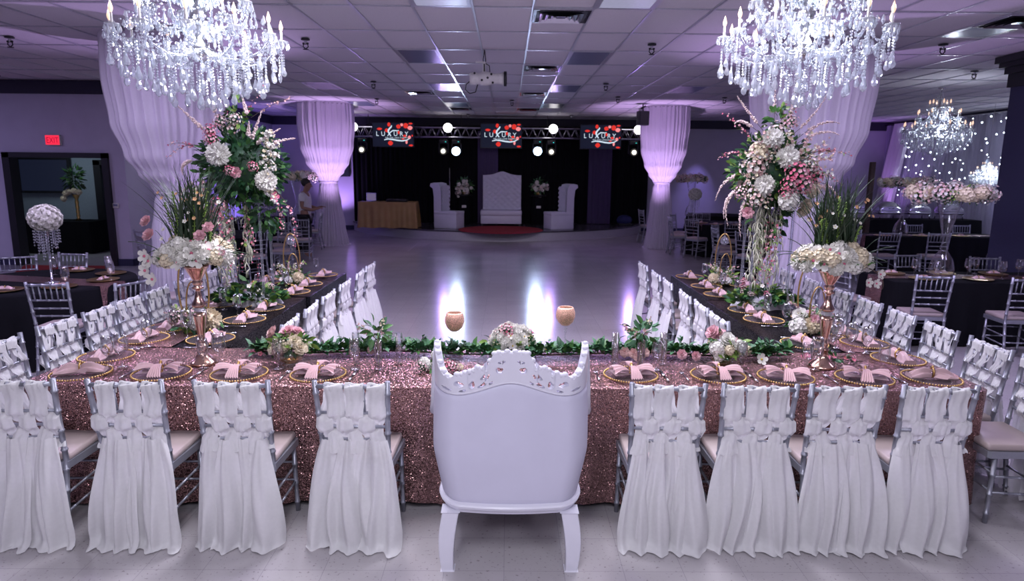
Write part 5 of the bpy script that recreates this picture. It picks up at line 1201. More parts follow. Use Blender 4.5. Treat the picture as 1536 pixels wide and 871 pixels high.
for x, y, rz, lab, pts in ((-.44, 4.02, 0, 'pink and white flower sprig lying left of the throne crest', ((-.08, .04, 'hyd_white', .035), (-.05, -.02, 'hyd_white', .035), (-.08, -.08, 'hyd_blush', .03), (.06, .05, 'bloom_pink', .022), (.08, -.0, 'hyd_pink', .028), (.05, -.05, 'hyd_pink', .032), (.12, -.08, 'hyd_blush', .032), (.15, -.03, 'rose_cream', .025), (.1, -.1, 'hyd_pink', .03))),
    (2.22, 4.28, 0, 'small magenta flower sprig lying beside the right rose gold stand', ((-.05, 0, 'bloom_pink', .022), (0, .02, 'bloom_pink', .024), (.06, -.02, 'bloom_pink', .02), (.1, -.05, 'bloom_pink', .018), (-.18, .02, 'bloom_pink', .026), (-.22, -.01, 'bloom_pink', .024)))):
    t = thing('flower_sprig', lab, 'flowers', (x, y, TZ+.004), rz)
    b = mb('stem').tube([(-.1, .03, .008), (0, 0, .012), (.16, -.05, .008)], .003, 5).build('stem', t)
    for px, py, key, rr in pts: head(t, key, (px, py, rr*.9+.004), rr, (.1, -.6, .8))
    leaf_cloud(t, ['leafg', 'leaf'], 22, ellip((0, 0, .02), .14, .08, .012, .2), (.04, .07), .4, int(x*10))
# stage pedestal flowers
for x, lab in ((-1.36, 'white lily bouquet on the pedestal left of the high throne'), (1.0, 'white lily bouquet on the pedestal right of the high throne')):
    t = thing('pedestal_bouquet', lab, 'bouquet', (x, 21.25, SZ+.932)); mb('gold').lathe([(0, 0), (.07, 0), (.09, .08), (.06, .1)], 16).build('pot', t)
    leaf_cloud(t, ['leaf', 'leafd', 'leafg'], 160, ellip((0, 0, .28), .24, .18, .20, .3), (.08, .16), .35, 600+int(x)); r_ = random.Random(int(x*10))
    for i in range(22): p = Vector((r_.gauss(0, .13), -.1-.06*r_.random(), .26+r_.gauss(0, .10))); head(t, r_.choice(('bloom_white', 'hyd_white', 'orchid', 'hyd_pale')), p, r_.uniform(.04, .075), (p.x, -1, .3))
    b = mb('blade')
    for i in range(14): b.tube(quad_curve((0, 0, .2), (r_.uniform(-.35, .35), -.05, r_.uniform(.35, .66)), (0, 0, .05)), [.005-.0005*k for k in range(9)], 4)
    b.build('grass_blades', t)
# ------------------------------------------------------------------ chandeliers
def strand_mesh(n, drop, seed, wide=.020):
    b = mb('crystal'); z = 0.
    for i in range(n): b.ball((0, 0, z-.009), .0085, 6, 4); z -= .0185
    L_ = drop; w = wide
    b.lathe([(.001, z), (w*.45, z-L_*.12), (w*.5, z-L_*.3), (w*.9, z-L_*.55), (w, z-L_*.72), (w*.7, z-L_*.9), (.001, z-L_)], 7)
    return mesh_of(b, 'crystal_strand', smooth=False)
STR = [strand_mesh(5, .075, 1), strand_mesh(7, .085, 2), strand_mesh(3, .065, 3), strand_mesh(4, .11, 4, .014)]
def make_chandelier(wire=True):
    t = thing('crystal_chandelier', 'x', 'chandelier'); r_ = random.Random(9)
    mb('steel').lathe([(.0, .62), (.018, .62), (.02, .5), (.045, .46), (.05, .43), (.02, .38), (.018, .30), (.05, .26), (.07, .20), (.04, .12), (.025, .05), (.06, .0), (.085, -.04), (.05, -.09), (.0, -.12)], 16).build('central_stem', t)
    mb('steel').tube([(0, 0, .62), (0, 0, .82)], .007, 6).lathe([(0, .845), (.06, .84), (.065, .82), (.0, .80)], 16).build('hanging_rod', t)
    arms = []
    for tier, (n, R_, z0, z1) in enumerate(((12, .56, -.03, .03), (8, .36, .17, .26), (6, .17, .36, .44))):
        for i in range(n):
            a = 2*PI*(i+.5*tier)/n; c, s = math.cos(a), math.sin(a)
            pts = [(.05, z0), (R_*.3, z0-.06), (R_*.6, z0-.075), (R_*.86, z0-.03), (R_*.98, z1-.02), (R_, z1+.02)]
            P = [(c*r, s*r, z) for r, z in pts]; Q = []
            for k in range(len(P)-1):
                for q in (0, .5): Q.append(Vector(P[k]).lerp(Vector(P[k+1]), q))
            Q.append(Vector(P[-1])); ar = mb('acrylic').tube(Q, .0085, 6).build('arm', t); arms.append((c*R_, s*R_, z1, a, R_, z0))
            e = (c*R_, s*R_, 0)
            o = mb('crystal').lathe([(.008, z1+.012), (.045, z1+.03), (.05, z1+.036), (.03, z1+.022), (.008, z1+.012)], 12, e).build('drip_pan', ar)
            mb('ivory').lathe([(.0085, z1+.02), (.0085, z1+.105), (0, z1+.105)], 8, e).build('candle_tube', ar)
            mb('flame').lathe([(.006, z1+.105), (.014, z1+.125), (.015, z1+.14), (.008, z1+.165), (.001, z1+.185)], 8, e).build('bulb', ar)
    n = 0
    for R_, cnt, z, m_ in ((.57, 24, .00, 0), (.50, 20, -.045, 1), (.41, 18, -.085, 1), (.31, 14, -.12, 1), (.21, 10, -.16, 1), (.11, 7, -.19, 1), (.03, 3, -.22, 1), (.33, 4, .19, 2)):
        for i in range(cnt):
            a = 2*PI*(i+r_.uniform(-.2, .2))/cnt+R_; k = m_ if r_.random() < .6 else r_.choice((0, 1, 3)); place('crystal_strand', STR[k], t, (R_*math.cos(a), R_*math.sin(a), z+r_.uniform(-.015, .015)), (0, 0, r_.uniform(0, 3)), r_.uniform(.95, 1.25))
    b = mb('crystal')
    def pend(x, y, z, L_=.045, w=.012): b.lathe([(.001, z), (w*.5, z-L_*.2), (w, z-L_*.65), (.001, z-L_)], 5, (x, y, 0))
    for (x, y, z, a, R_, z0) in arms:
        for k in range(9): q = a+2*PI*k/9; pend(x+.046*math.cos(q), y+.046*math.sin(q), z+.03, r_.uniform(.04, .065), .011)
        for k in range(7):
            for q2 in (-1, 1):
                q = k/7; rr = R_*q; zz = z0-.075*math.sin(q*PI)+.0+ .02*q; a2 = a+q2*.05/(q+.15)*.3; b.ball((rr*math.cos(a2), rr*math.sin(a2), zz+.02), .0095, 5, 3)
                if k > 1: pend(rr*math.cos(a2), rr*math.sin(a2), zz, .05, .012)
    for i, (x, y, z, a, R_, z0) in enumerate(arms):   # bead swags between neighbouring arms and up to the crown
        j = arms[i+1] if i+1 < len(arms) and abs(arms[i+1][4]-R_) < .01 else None
        if j:
            for k in range(1, 12): q = k/12; b.ball((x+(j[0]-x)*q, y+(j[1]-y)*q, z+.02-.10*math.sin(PI*q)), .0085, 5, 3)
        up = .50 if R_ > .5 else .62 if R_ > .3 else .72
        for k in range(1, 18): q = k/18; rr = R_*(1-q)**1.35+.03; b.ball((rr*math.cos(a), rr*math.sin(a), z+.02+(up-z)*q), .0078, 5, 3)
    for i in range(250):
        a = r_.uniform(0, 6.283); R_ = .52*math.sqrt(r_.random()); z = r_.uniform(-.10, .12+.5*(.55-R_)); pend(R_*math.cos(a), R_*math.sin(a), z+.06, r_.uniform(.04, .08), r_.uniform(.010, .017)) if i % 2 else b.ball((R_*math.cos(a), R_*math.sin(a), z), r_.uniform(.010, .018), 6, 4)
    stuff(b.build('crystal_beads', t, smooth=False)); 
    l = bpy.data.lights.new('chandelier_glow', 'POINT'); l.energy = 60; l.color = (.80, .87, 1); l.shadow_soft_size = .12
    CL.append(l); return t
CL = []
CH = Proto(make_chandelier())
def chandelier(x, y, z, sc, lab, energy):
    CH.put((x, y, z), .3, lab, 'crystal chandeliers', sc)
    for dz in (.10, -.02):
        l = bpy.data.lights.new('chandelier_glow', 'POINT'); l.energy = energy/2; l.color = (.80, .87, 1); l.shadow_soft_size = .1
        o = bpy.data.objects.new('chandelier_glow', l); C.objects.link(o); o.location = (x+.02, y-.02, z+dz*sc*1.6+.1*sc)
zc = 2.86
chandelier(-2.22, 5.0, zc, 1.0, 'big crystal chandelier at the top left, over the left side table', 72)
chandelier(2.14, 5.0, zc+.06, 1.0, 'big crystal chandelier at the top right, over the right side table', 72)
chandelier(7.63, 12.0, 2.72, .93, 'smaller looking crystal chandelier on the far right before the sheer curtain', 60)
chandelier(-6.35, 14.4, 2.80, .93, 'crystal chandelier half hidden behind the left near draped column', 60)
chandelier(11.2, 15.6, 1.95, .55, 'small low chandelier copy standing in for a reflection, far right beside the navy pillar', 60)  # chandelier copy added to stand in for a reflected glow
t = mb('steel').tube([(0, 0, 0), (0, 0, 1.2)], .006, 6).build('hanging_rod', loc=(11.2, 15.6, 2.4)); tag(t, 'thin added rod from the ceiling to the far right stand-in chandelier', 'rod')

# ------------------------------------------------------------------ guest tables and their centrepieces
def round_cloth(x, y, r, lab, runner=True, rot=0., seed=0):
    r_ = random.Random(seed); p = [r_.uniform(0, 6.28) for _ in range(3)]
    b = mb('blackcloth'); seg = 144; vs = []
    for k, (rr, z) in enumerate(((.02, TZ), (.6*r, TZ), (.985*r, TZ), (r, TZ-.006), (r*1.01, TZ-.03), (r*1.03, .55), (r*1.06, .3), (r*1.10, .015))):
        for j in range(seg):
            a = 2*PI*j/seg; f = max(0, (TZ-.03-z))/.7; q = rr*(1+f*(.035*math.sin(22*a+p[0])+.03*math.sin(9*a+p[1]))); vs.append((q*math.cos(a), q*math.sin(a), z))
    b.add(vs, [(k*seg+j, k*seg+(j+1) % seg, (k+1)*seg+(j+1) % seg, (k+1)*seg+j) for k in range(7) for j in range(seg)])
    o = b.build('tablecloth', loc=(x, y, 0)); tag(o, lab, 'tablecloth'); return o
def runner(x, y, ln, w, rz, lab, drop=.28):
    t = thing('table_runner', lab, 'table runner', (x, y, 0), rz)
    b = mb('rose'); b.grid(lambda u, v: (-ln/2+ln*u, -w/2+w*v, TZ+.004+.001*math.sin(u*20)), 24, 6)
    for s in (-1, 1): b.grid(lambda u, v: (s*(ln/2+.012+.02*u+.004*math.sin(v*9)), -w/2+w*v, TZ+.003-drop*u), 10, 12); b.grid(lambda u, v: (s*(ln/2+.012*u), -w/2+w*v, TZ+.004-.001*u), 2, 2)
    b.build('sequin_fabric', t); return t
GPL = Proto(tag(mb('gold').lathe([(0, .004), (.10, .004), (.11, .006), (.155, .016), (.162, .017), (.155, .012), (.1, .0), (0, 0)], 32).build('gold_charger_plate'), 'x', 'plate'))
def gset(x, y, rz, where):
    GPL.put((x, y, TZ+.004), rz, 'flat gold charger plate, '+where, 'gold charger plates on the guest tables'); NP[1].put((x, y, TZ+.016), rz, 'blush napkin, '+where, 'blush napkins on the gold plates', .62)
def ball_topiary(x, y, z, lab, rb=.145, h=.56):
    t = thing('flower_ball_centrepiece', lab, 'centrepiece', (x, y, z)); r_ = random.Random(int(x*100))
    mb('acrylic').lathe([(0, 0), (.07, 0), (.07, .01), (.012, .02), (.010, h-.1), (.03, h-.02), (.08, h), (.0, h)], 16).build('stand', t)
    for i in range(30):
        a = 2*PI*i/12; R_ = (.115, .085, .05)[i//12]; L_ = (.17, .26, .33)[i//12]*r_.uniform(.85, 1.1); b = mb('crystal'); n = int(L_/.03)
        for k in range(n): b.ball((0, 0, -k*.03), .0085, 5, 3, (1, 1, 1.3))
        b.build('crystal_strand', t, smooth=False, loc=(R_*math.cos(a+i//12), R_*math.sin(a+i//12), h+.0))
    mb('white').ball((0, 0, h+rb*.9), rb*.86, 16, 10).build('core', t)
    for i, p in enumerate(fib(70)): head(t, 'rose_white', (p.x*rb, p.y*rb, h+rb*.9+p.z*rb*.92), .036, p)
def ring_top(x, y, z, lab, h=.82, rw=.42, dim=1.):
    t = thing('flower_ring_centrepiece', lab, 'centrepiece', (x, y, z)); r_ = random.Random(int(x*77))
    mb('glass').lathe([(0, .002), (.14, .002), (.14, .1), (.11, .22), (.05, .31), (.035, .33), (.05, .345), (.035, .36), (.045, .375), (.03, .40), (.05, .55), (.09, .72), (.14, h)], 24).build('glass_vase', t)
    mb('glass').tube([(0, 0, .01), (0, 0, .3)], .01, 6).build('inner_rod', t)
    mb('leafd').lathe([(0, h), (rw*.8, h), (rw*.9, h+.04), (rw*.8, h+.09), (0, h+.09)], 24).build('foam_tray', t)
    for i in range(58):
        a = 2.39996*i; k = .45+.55*math.sqrt((i+.5)/58); p = Vector((rw*k*math.cos(a), rw*k*math.sin(a), h+.05+.05*(1-k)+r_.uniform(-.04, .045)))
        head(t, r_.choice(('hyd_cream', 'hyd_white', 'hyd_pale', 'rose_cream', 'rose_white', 'hyd_cream', 'hyd_pale', 'hyd_green')), p, r_.uniform(.065, .09), (p.x, p.y, .2))
    leaf_cloud(t, ['leafg', 'leafl'], 60, ellip((0, 0, h+.04), rw, rw, .08, .8), (.05, .09), .4, 7)
# left round table
round_cloth(-5.1, 7.2, .90, 'black cloth on the round guest table at the left edge', seed=1)
runner(-5.1, 7.2, 1.78, .34, -.22, 'rose sequin runner across the left round black table')
ball_topiary(-4.86, 7.0, TZ+.007, 'white flower ball over crystal strands on the left round table')
for i, a in enumerate((-2.2, -1.45, -.75, .0, .75, 1.6)):
    gset(-5.1+.66*math.cos(a), 7.2+.66*math.sin(a), a+PI/2, ('at the left edge of the photo', 'front of the left round table', 'front right of the left round table', 'right side of the left round table', 'back right of the left round table', 'back of the left round table')[i])
for x, y, lab in ((-4.55, 6.75, 'front of the left round table'), (-4.45, 7.35, 'right side of the left round table'), (-4.62, 7.62, 'back right of the left round table'), (-5.2, 7.55, 'back of the left round table'), (-4.35, 7.2, 'right edge of the left round table')):
    GLX.put((x, y, TZ+.004), 0, 'stemmed wine glass at the '+lab, 'stemmed glasses on the guest tables')
GC = 'plain silver chairs at the left round table'
plain(-4.33, 6.18, .05, 'plain silver chair with its back to the camera, front of the left round table', GC); plain(-5.50, 8.32, PI-.1, 'plain silver chair behind the left round table, below the flower ball', GC)
plain(-5.95, 8.0, PI+.5, 'plain silver chair behind the left round table, at the photo edge', GC); plain(-5.2, 6.05, -.1, 'plain silver chair seat showing at the left photo edge', GC)
plain(-3.95, 7.95, PI/2+.5, 'plain silver chair right of the left round table, farther one', GC); plain(-3.62, 6.3, 1.2, 'plain silver chair between the left round table and the sashed chairs', GC)
# right near table
o = skirted('tablecloth', None, 'blackcloth', 4.56, 7.4, 7.55, 8.45, TZ, .02, .08, .02, 30, 31, .03); tag(o, 'black cloth on the guest table at the right edge', 'tablecloth')
runner(5.98, 8.0, 2.84, .34, 0, 'rose sequin runner hanging off the right guest table', .42)
ring_top(5.35, 8.0, TZ+.007, 'tall glass vase with wide cream flower ring on the right guest table', .96, .44)
for i, (x, y, rz, w) in enumerate(((4.85, 8.2, PI, 'back left of the right guest table'), (5.5, 8.22, PI, 'back middle of the right guest table'), (6.15, 8.2, PI, 'back right of the right guest table'), (5.0, 7.78, 0, 'front left of the right guest table'), (5.65, 7.76, 0, 'front middle of the right guest table'), (6.3, 7.8, 0, 'front right of the right guest table'))): gset(x, y, rz, w)
for i, (x, y) in enumerate(((5.05, 8.05), (5.2, 7.85), (5.75, 8.1), (6.0, 7.85), (6.35, 8.05), (5.95, 8.25))): GLX.put((x, y, TZ+.0045), 0, 'stemmed wine glass on the right guest table, %s' % ('leftmost', 'second from the left', 'third from the left', 'fourth from the left', 'rightmost', 'behind the fourth')[i], 'stemmed glasses on the guest tables')
GC = 'plain silver chairs at the right guest table'
plain(4.68, 7.1, -.12, 'plain silver chair with its back to the camera, left one before the right guest table', GC); plain(5.62, 6.95, -.1, 'plain silver chair cut by the right photo edge, before the right guest table', GC)
plain(5.52, 8.95, PI+.1, 'plain silver chair behind the right guest table, left of the tall vase', GC); plain(6.42, 8.72, PI-.1, 'violet lit silver chair behind the right guest table, right of the tall vase', GC)
plain(4.15, 8.1, -PI/2+.3, 'plain silver chair at the left end of the right guest table', GC)
# second right table
o = skirted('tablecloth', None, 'blackcloth', 7.3, 10.2, 13.1, 14.0, TZ, .02, .08, .02, 30, 32, .03); tag(o, 'black cloth on the guest table below the far right chandelier', 'tablecloth')
runner(8.75, 13.5, 2.9, .34, 0, 'rose sequin runner on the table below the far right chandelier', .42)
ring_top(8.05, 13.45, TZ+.007, 'farther tall glass vase with green and cream flower ring', 1.0, .46)
GC = 'plain silver chairs at the second right table'
for x, y, rz, w in ((7.2, 12.35, -.1, 'leftmost before the table'), (8.1, 12.3, -.15, 'middle before the table'), (9.5, 12.4, -.3, 'rightmost before the table'), (7.5, 14.4, PI, 'leftmost behind the table'), (8.9, 14.35, PI+.1, 'middle behind the table'), (9.9, 14.3, PI, 'rightmost behind the table')): plain(x, y, rz, 'plain silver chair, %s below the far right chandelier' % w, GC)
for i, x in enumerate((7.6, 8.4, 9.2)): gset(x, 13.3, 0, ('left', 'middle', 'right')[i]+' of the table below the far right chandelier')
# buffet with chafing dishes
o = skirted('tablecloth', None, 'blackcloth', 8.6, 12.0, 16.6, 17.3, .86, .02, .05, .02, 40, 33, .03); tag(o, 'black cloth on the buffet table before the sheer curtain', 'tablecloth')
def chafing(x, y, lab, dome=True):
    t = thing('chafing_dish', lab, 'chafing dish', (x, y, .865), 0, 'steel chafing dishes on the buffet')
    mb('steel').rbox(-.28, .28, -.18, .18, .12, .2, .03).build('pan', t)
    b = mb('steel'); b.grid(lambda u, v: (.28*math.cos(PI*v)*1., .19*math.cos(PI*u)*(1 if True else 1)*math.sin(PI*v)**.5 if 0 else .18*math.cos(PI*u), .2+.24*math.sin(PI*u)**.7*math.sin(PI*v)**.6), 17, 21); b.build('dome_lid', t)
    mb('steel').tube([(-.05, -.19, .26), (-.05, -.22, .28), (.05, -.22, .28), (.05, -.19, .26)], .008, 6).build('handle', t)
    for sx in (-.25, .25):
        for sy in (-.15, .15): mb('steel').tube([(sx, sy, .14), (sx*1.05, sy*1.05, 0)], .01, 6).build('leg', t)
for i, (x, l) in enumerate(((9.0, 'farthest left'), (9.75, 'second from the left'), (10.5, 'third from the left'), (11.35, 'farthest right'))): chafing(x, 16.95, 'domed steel chafing dish on the buffet, '+l)
# tables right of the far column
for k, (x, y, sd, nm) in enumerate(((5.4, 16.2, 5, 'beyond the right far draped column'), (5.5, 13.0, 6, 'behind the right tall flowers'))):
    round_cloth(x, y, .9, 'black cloth on the round guest table '+nm, seed=sd)
    runner(x, y, 1.76, .34, .4, 'rose sequin runner on the round table '+nm)
    GC = 'plain silver chairs at the round table '+nm
    for i, a in enumerate((2.5, 3.15, 3.8, 4.5, 5.3, 1.7, .9, 0.)): 
        plain(x+1.38*math.cos(a), y+1.38*math.sin(a), a+PI/2, 'silver chair, round table %s, %s' % (nm, ('back left', 'left side', 'front left', 'front', 'front right', 'back', 'back right', 'right side')[i]), GC)
    for i, a in enumerate((3.2, 4.0, 4.8, 5.6)): gset(x+.64*math.cos(a), y+.64*math.sin(a), a+PI/2, ('left', 'front left', 'front', 'right')[i]+' of the table '+nm)
ball_topiary(4.55, 16.1, TZ+.007, 'white flower ball on the table right of the far draped column', .15, .56)
ring_top(4.9, 13.0, TZ+.007, 'flower ring on a tall glass vase behind the right tall flowers', .98, .48)
round_cloth(6.2, 19.4, .9, 'black cloth on the farthest right round table by the back wall', seed=9)
ring_top(5.2, 18.8, TZ+.007, 'flower ring just right of the far right draped column', .98, .4)
GC = 'plain silver chairs by the right end of the stage'
for x, y, rz, w in ((3.85, 18.9, -PI/2+.2, 'nearest the column'), (4.45, 20.3, -PI/2, 'farther one'), (5.1, 17.9, -.5, 'between the round tables')): plain(x, y, rz, 'plain silver chair by the right end of the stage, '+w, GC)
# tables left, behind the tall flowers
for k, (x, y, sd, nm) in enumerate(((-6.0, 16.4, 7, 'behind the left tall flowers'), (-5.4, 12.4, 8, 'before the left far draped column'))):
    round_cloth(x, y, .9, 'black cloth on the round guest table '+nm, seed=sd)
    GC = 'plain silver chairs at the round table '+nm
    for i, a in enumerate((.1, -.7, -1.5, -2.3, .9, 1.8)): 
        if k == 0 or i < 5: plain(x+1.36*math.cos(a), y+1.36*math.sin(a), a+PI/2, 'silver chair, round table %s, %s' % (nm, ('right side', 'front right', 'front', 'front left', 'back right', 'back')[i]), GC)
ring_top(-5.1, 16.2, TZ+.007, 'flower ring beside the person behind the left tall flowers', .98, .42)
plain(-4.45, 14.25, .15, 'plain silver chair directly in front of the standing person', 'silver chairs around the standing person'); plain(-5.05, 14.6, -.2, 'plain silver chair left of the standing person', 'silver chairs around the standing person')
plain(-5.25, 20.3, PI/2, 'plain silver chair behind the left far draped column, nearer one', 'silver chairs behind the left far column'); plain(-5.6, 20.9, PI/2+.3, 'plain silver chair behind the left far draped column, farther one', 'silver chairs behind the left far column')
# foyer behind the doorway
o = skirted('tablecloth', None, 'blackcloth', -11.7, -9.55, 15.2, 15.9, .74, .02, .05, .02, 20, 41, .03); tag(o, 'black cloth on the table inside the left doorway', 'tablecloth')
t = thing('foyer_flower_vase', 'gold stem vase with dark flowers inside the left doorway', 'vase', (-9.98, 15.5, .745))
mb('gold').lathe([(0, 0), (.07, 0), (.03, .06), (.045, .1), (.03, .15), (.045, .2), (.03, .25), (.045, .31), (.03, .36), (.045, .42), (.03, .47), (.06, .55), (.09, .6), (0, .58)], 16).build('stem_vase', t)
leaf_cloud(t, ['leafd', 'leaf', 'blade'], 170, ellip((0, 0, .95), .2, .15, .27, .2), (.08, .16), .35, 800)
for p in ((-.2, -.05, .62), (-.1, -.1, .66), (.03, -.1, .68), (.12, -.08, .65), (-.26, -.05, .5)): head(t, 'hyd_cream', p, .07, (p[0], -1, .2))

# ------------------------------------------------------------------ the person
def skin_obj(name, mat, verts, edges, radii, parent, root=0, sub=2):
    me = bpy.data.meshes.new(name); me.from_pydata(verts, edges, []); me.materials.append(M[mat]); o = place(name, me, parent)
    md = o.modifiers.new('body', 'SKIN'); md.use_smooth_shade = True
    for i, r in enumerate(radii): me.skin_vertices[0].data[i].radius = (r, r) if not isinstance(r, tuple) else r
    me.skin_vertices[0].data[root].use_root = True
    s = o.modifiers.new('smooth', 'SUBSURF'); s.levels = sub; s.render_levels = sub; return o
def ensure_skin(me):
    if not me.skin_vertices: 
        pass
def person():
    t = thing('person', 'person in a white t-shirt with dark hair standing head bowed behind the chairs', 'person', (-4.55, 15.0, 0), 0)
    V_ = [(0, 0, .95), (0, .0, 1.15), (0, 0, 1.38), (.02, -.01, 1.47), (.07, -.02, 1.55), (.09, -.02, 1.63), (.08, -.02, 1.71),
          (0, .19, 1.40), (.03, .24, 1.14), (.22, .17, 1.10), (.33, .12, 1.14), (0, -.19, 1.40), (.0, -.24, 1.13), (.20, -.18, 1.08), (.33, -.12, 1.12),
          (0, .10, .9), (.02, .11, .50), (-.03, .11, .09), (.10, .13, .03), (0, -.10, .9), (.03, -.11, .50), (.0, -.11, .09), (.13, -.13, .03)]
    E_ = [(0, 1), (1, 2), (2, 3), (3, 4), (4, 5), (5, 6), (2, 7), (7, 8), (8, 9), (9, 10), (2, 11), (11, 12), (12, 13), (13, 14), (0, 15), (15, 16), (16, 17), (17, 18), (0, 19), (19, 20), (20, 21), (21, 22)]
    R_ = [.13, .12, .13, .055, .075, .092, .07, .055, .042, .036, .026, .055, .042, .036, .026, .09, .06, .042, .04, .09, .06, .042, .04]
    def mk(name, mat, V_, E_, R_, sub=2):
        me = bpy.data.meshes.new(name); b = bpy.data.objects.new(name, me); me.from_pydata(V_, E_, []); me.materials.append(M[mat]); C.objects.link(b); b.parent = t
        md = b.modifiers.new('body', 'SKIN'); md.use_smooth_shade = True
        if not me.skin_vertices:
            import bmesh
            bm = bmesh.new(); bm.from_mesh(me); bm.verts.layers.skin.verify(); bm.to_mesh(me); bm.free()
        d = me.skin_vertices[0].data
        for i, r in enumerate(R_): d[i].radius = (r, r)
        d[0].use_root = True
        s = b.modifiers.new('smooth', 'SUBSURF'); s.levels = sub; s.render_levels = sub; return b
    fing = []
    V2 = list(V_); E2 = list(E_); R2 = list(R_)
    for wi, sgn in ((10, 1), (14, -1)):
        w = Vector(V_[wi])
        for k in range(4):
            a = len(V2); o = Vector((.05, (k-1.5)*.016, -.005)); V2 += [tuple(w+o), tuple(w+o+Vector((.03, 0, .004))), tuple(w+o+Vector((.05-.004*abs(k-1.5), 0, -.014)))]; E2 += [(wi, a), (a, a+1), (a+1, a+2)]; R2 += [.010, .0085, .007]
        a = len(V2); V2 += [tuple(w+Vector((.02, -sgn*.035, .01))), tuple(w+Vector((.05, -sgn*.04, .01)))]; E2 += [(wi, a), (a, a+1)]; R2 += [.011, .009]
    mk('body', 'skin', V2, E2, R2)
    mk('t_shirt', 'tee', [(0, 0, .92), (0, 0, 1.12), (0, 0, 1.38), (0, .18, 1.405), (.01, .225, 1.25), (0, -.18, 1.405), (.0, -.225, 1.25)], [(0, 1), (1, 2), (2, 3), (3, 4), (2, 5), (5, 6)], [.155, .15, .155, .08, .07, .08, .07])
    mk('trousers', 'black', [(0, 0, .96), (0, .10, .88), (.02, .11, .5), (-.03, .11, .10), (0, -.10, .88), (.03, -.11, .5), (.0, -.11, .10)], [(0, 1), (1, 2), (2, 3), (0, 4), (4, 5), (5, 6)], [.14, .105, .08, .065, .105, .08, .065])
    mb('hair').ball((.045, -.02, 1.68), .11, 16, 12, (.95, .86, .9)).build('hair', t)
    b = mb('skin'); b.ball((.175, -.02, 1.60), .016, 8, 6, (1.3, .8, 1.2)); b.ball((.08, .075, 1.62), .018, 8, 6, (.8, .4, 1.3)); b.ball((.08, -.115, 1.62), .018, 8, 6, (.8, .4, 1.3)); b.build('nose_and_ears', t)
    b = mb('hair'); b.ball((.165, .01, 1.635), .009, 6, 4); b.ball((.165, -.05, 1.635), .009, 6, 4); b.box(.160, .172, -.045, .005, 1.565, 1.571); b.build('eyes_and_mouth', t)
person()
# ------------------------------------------------------------------ light
def area(name, loc, rot, sx, sy, e, c=(1, 1, 1), spread=PI):
    l = bpy.data.lights.new(name, 'AREA'); l.shape = 'RECTANGLE'; l.size = sx; l.size_y = sy; l.energy = e; l.color = c; l.spread = spread
    o = bpy.data.objects.new(name, l); C.objects.link(o); o.location = loc; o.rotation_euler = rot; return o
def spot(name, loc, tgt, e, c, ang=40, blend=.6, r=.06):
    l = bpy.data.lights.new(name, 'SPOT'); l.energy = e; l.color = c; l.spot_size = math.radians(ang); l.spot_blend = blend; l.shadow_soft_size = r
    o = bpy.data.objects.new(name, l); C.objects.link(o); o.location = loc; o.rotation_mode = 'QUATERNION'; o.rotation_quaternion = (Vector(tgt)-Vector(loc)).to_track_quat('-Z', 'Y'); return o
# unseen fill lights added at ceiling height, behind and above the camera view
for x in (-2.6, 0, 2.6): area('added_fill_light', (x, -1.2, 3.58), (0, 0, 0), .55, 1.15, 57, (.86, .85, 1.))
area('added_fill_light', (-.4, .6, 3.58), (0, 0, 0), .55, 1.15, 60, (.90, .90, 1.))
area('added_fill_light', (-1.1, 4.6, 3.58), (0, 0, 0), .55, 1.15, 80, (.90, .88, 1.)); area('added_fill_light', (1.1, 4.6, 3.58), (0, 0, 0), .55, 1.15, 80, (.90, .88, 1.))
# stage beams towards the dance floor
for x in (-1.544, .908):
    spot('stage_beam', (x, 20.15, 2.53), (x*.8, 6.0, 0.), 230, (.55, .66, 1), 60, .8, .05)
for x in (-4.375, -1.93, 1.32, 3.81): spot('stage_wash', (x, 20.1, 2.5), (x*.9, 14.0, 0), 75, (.50, .32, 1), 80, .9, .05)
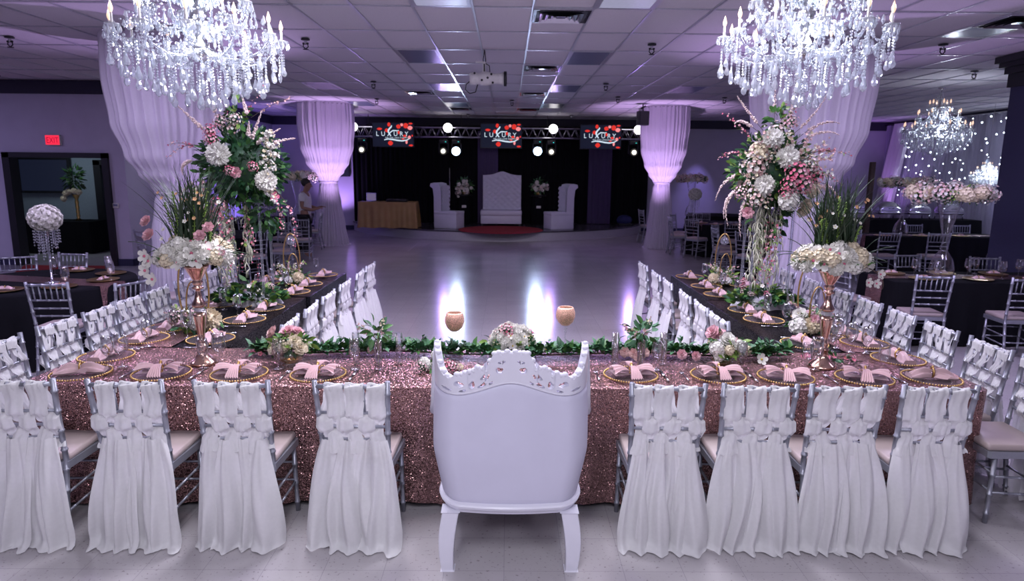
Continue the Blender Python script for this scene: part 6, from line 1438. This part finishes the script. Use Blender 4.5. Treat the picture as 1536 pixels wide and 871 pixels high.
# purple uplights at the columns and walls
for x, y in ((-4.68, 17.55), (4.06, 17.5)):
    for dx, dy in ((-.7, -1.7), (.7, -1.7)):
        spot('uplight', (x+dx, y+dy, .25), (x+dx*.3, y-.3, 3.0), 560, (.74, .50, 1), 66, .8)
for x, y in ((-4.42, 8.9), (4.0, 9.0)):
    spot('uplight', (x+(.9 if x < 0 else -.9), y+.9, .2), (x*.98, y, 2.7), 240, (.68, .46, 1), 80, .8)
spot('wall_wash', (6.2, 21.2, 3.2), (6.2, 21.9, 0.6), 120, (.40, .32, 1), 48, 1.); spot('wall_wash', (8.6, 21.0, .3), (9.6, 21.9, 2.4), 170, (.50, .22, 1), 80, .8)
spot('wall_wash', (-5.6, 21.0, .3), (-5.4, 21.9, 2.0), 150, (.55, .34, 1), 90, .8); spot('wall_wash', (-6.3, 18.0, .3), (-7.6, 18.5, 1.8), 160, (.30, .20, 1), 110, .8); spot('wall_wash', (11.2, 20.2, .3), (12.1, 20.4, 2.4), 110, (.6, .32, 1), 70, .8)
spot('wall_wash', (11.0, 16.6, .3), (12.2, 17.0, 2.4), 70, (.5, .5, 1), 80, .8)
spot('stage_key', (.02, 9.5, 3.25), (-.1, 20.6, 1.0), 420, (.90, .80, 1), 30, .9)
for x in (-4.0, 0., 4.0): area('added_fill_light', (x, 6.1, 3.57), (0, 0, 0), .6, .9, 75, (.72, .62, 1))  # violet fill added out of view to brighten the middle of the floor
# violet fill lights added beyond the picture edges
area('added_fill_light', (-10.9, 9.5, 3.57), (0, 0, 0), .6, 1.2, 58, (.56, .48, 1)); area('added_fill_light', (11.2, 11.5, 3.57), (0, 0, 0), .6, 1.2, 40, (.5, .42, 1))
for x, y, e in ((-5.6, 5.2, 30), (6.2, 5.2, 30)): area('added_fill_light', (x, y, 3.57), (0, 0, 0), .6, 1.2, e, (.66, .6, 1))
area('foyer_light', (-10.2, 14.9, 2.85), (0, 0, 0), .6, 1.2, 14, (.75, .88, 1))
w = bpy.data.worlds.new('world'); bpy.context.scene.world = w; w.use_nodes = True
w.node_tree.nodes['Background'].inputs[0].default_value = (.35, .3, .6, 1); w.node_tree.nodes['Background'].inputs[1].default_value = .05
sc = bpy.context.scene
sc.view_settings.view_transform = 'Standard'; sc.view_settings.look = 'None'; sc.view_settings.exposure = 0.; sc.view_settings.gamma = 1.; sc.view_settings.use_curve_mapping = False
cy = sc.cycles; cy.use_denoising = True; cy.max_bounces = 7; cy.diffuse_bounces = 3; cy.glossy_bounces = 3; cy.transmission_bounces = 4; cy.transparent_max_bounces = 10
cy.caustics_reflective = False; cy.caustics_refractive = False; cy.sample_clamp_indirect = 3.; cy.sample_clamp_direct = 0.; cy.use_adaptive_sampling = True; cy.adaptive_threshold = .02; cy.use_light_tree = True
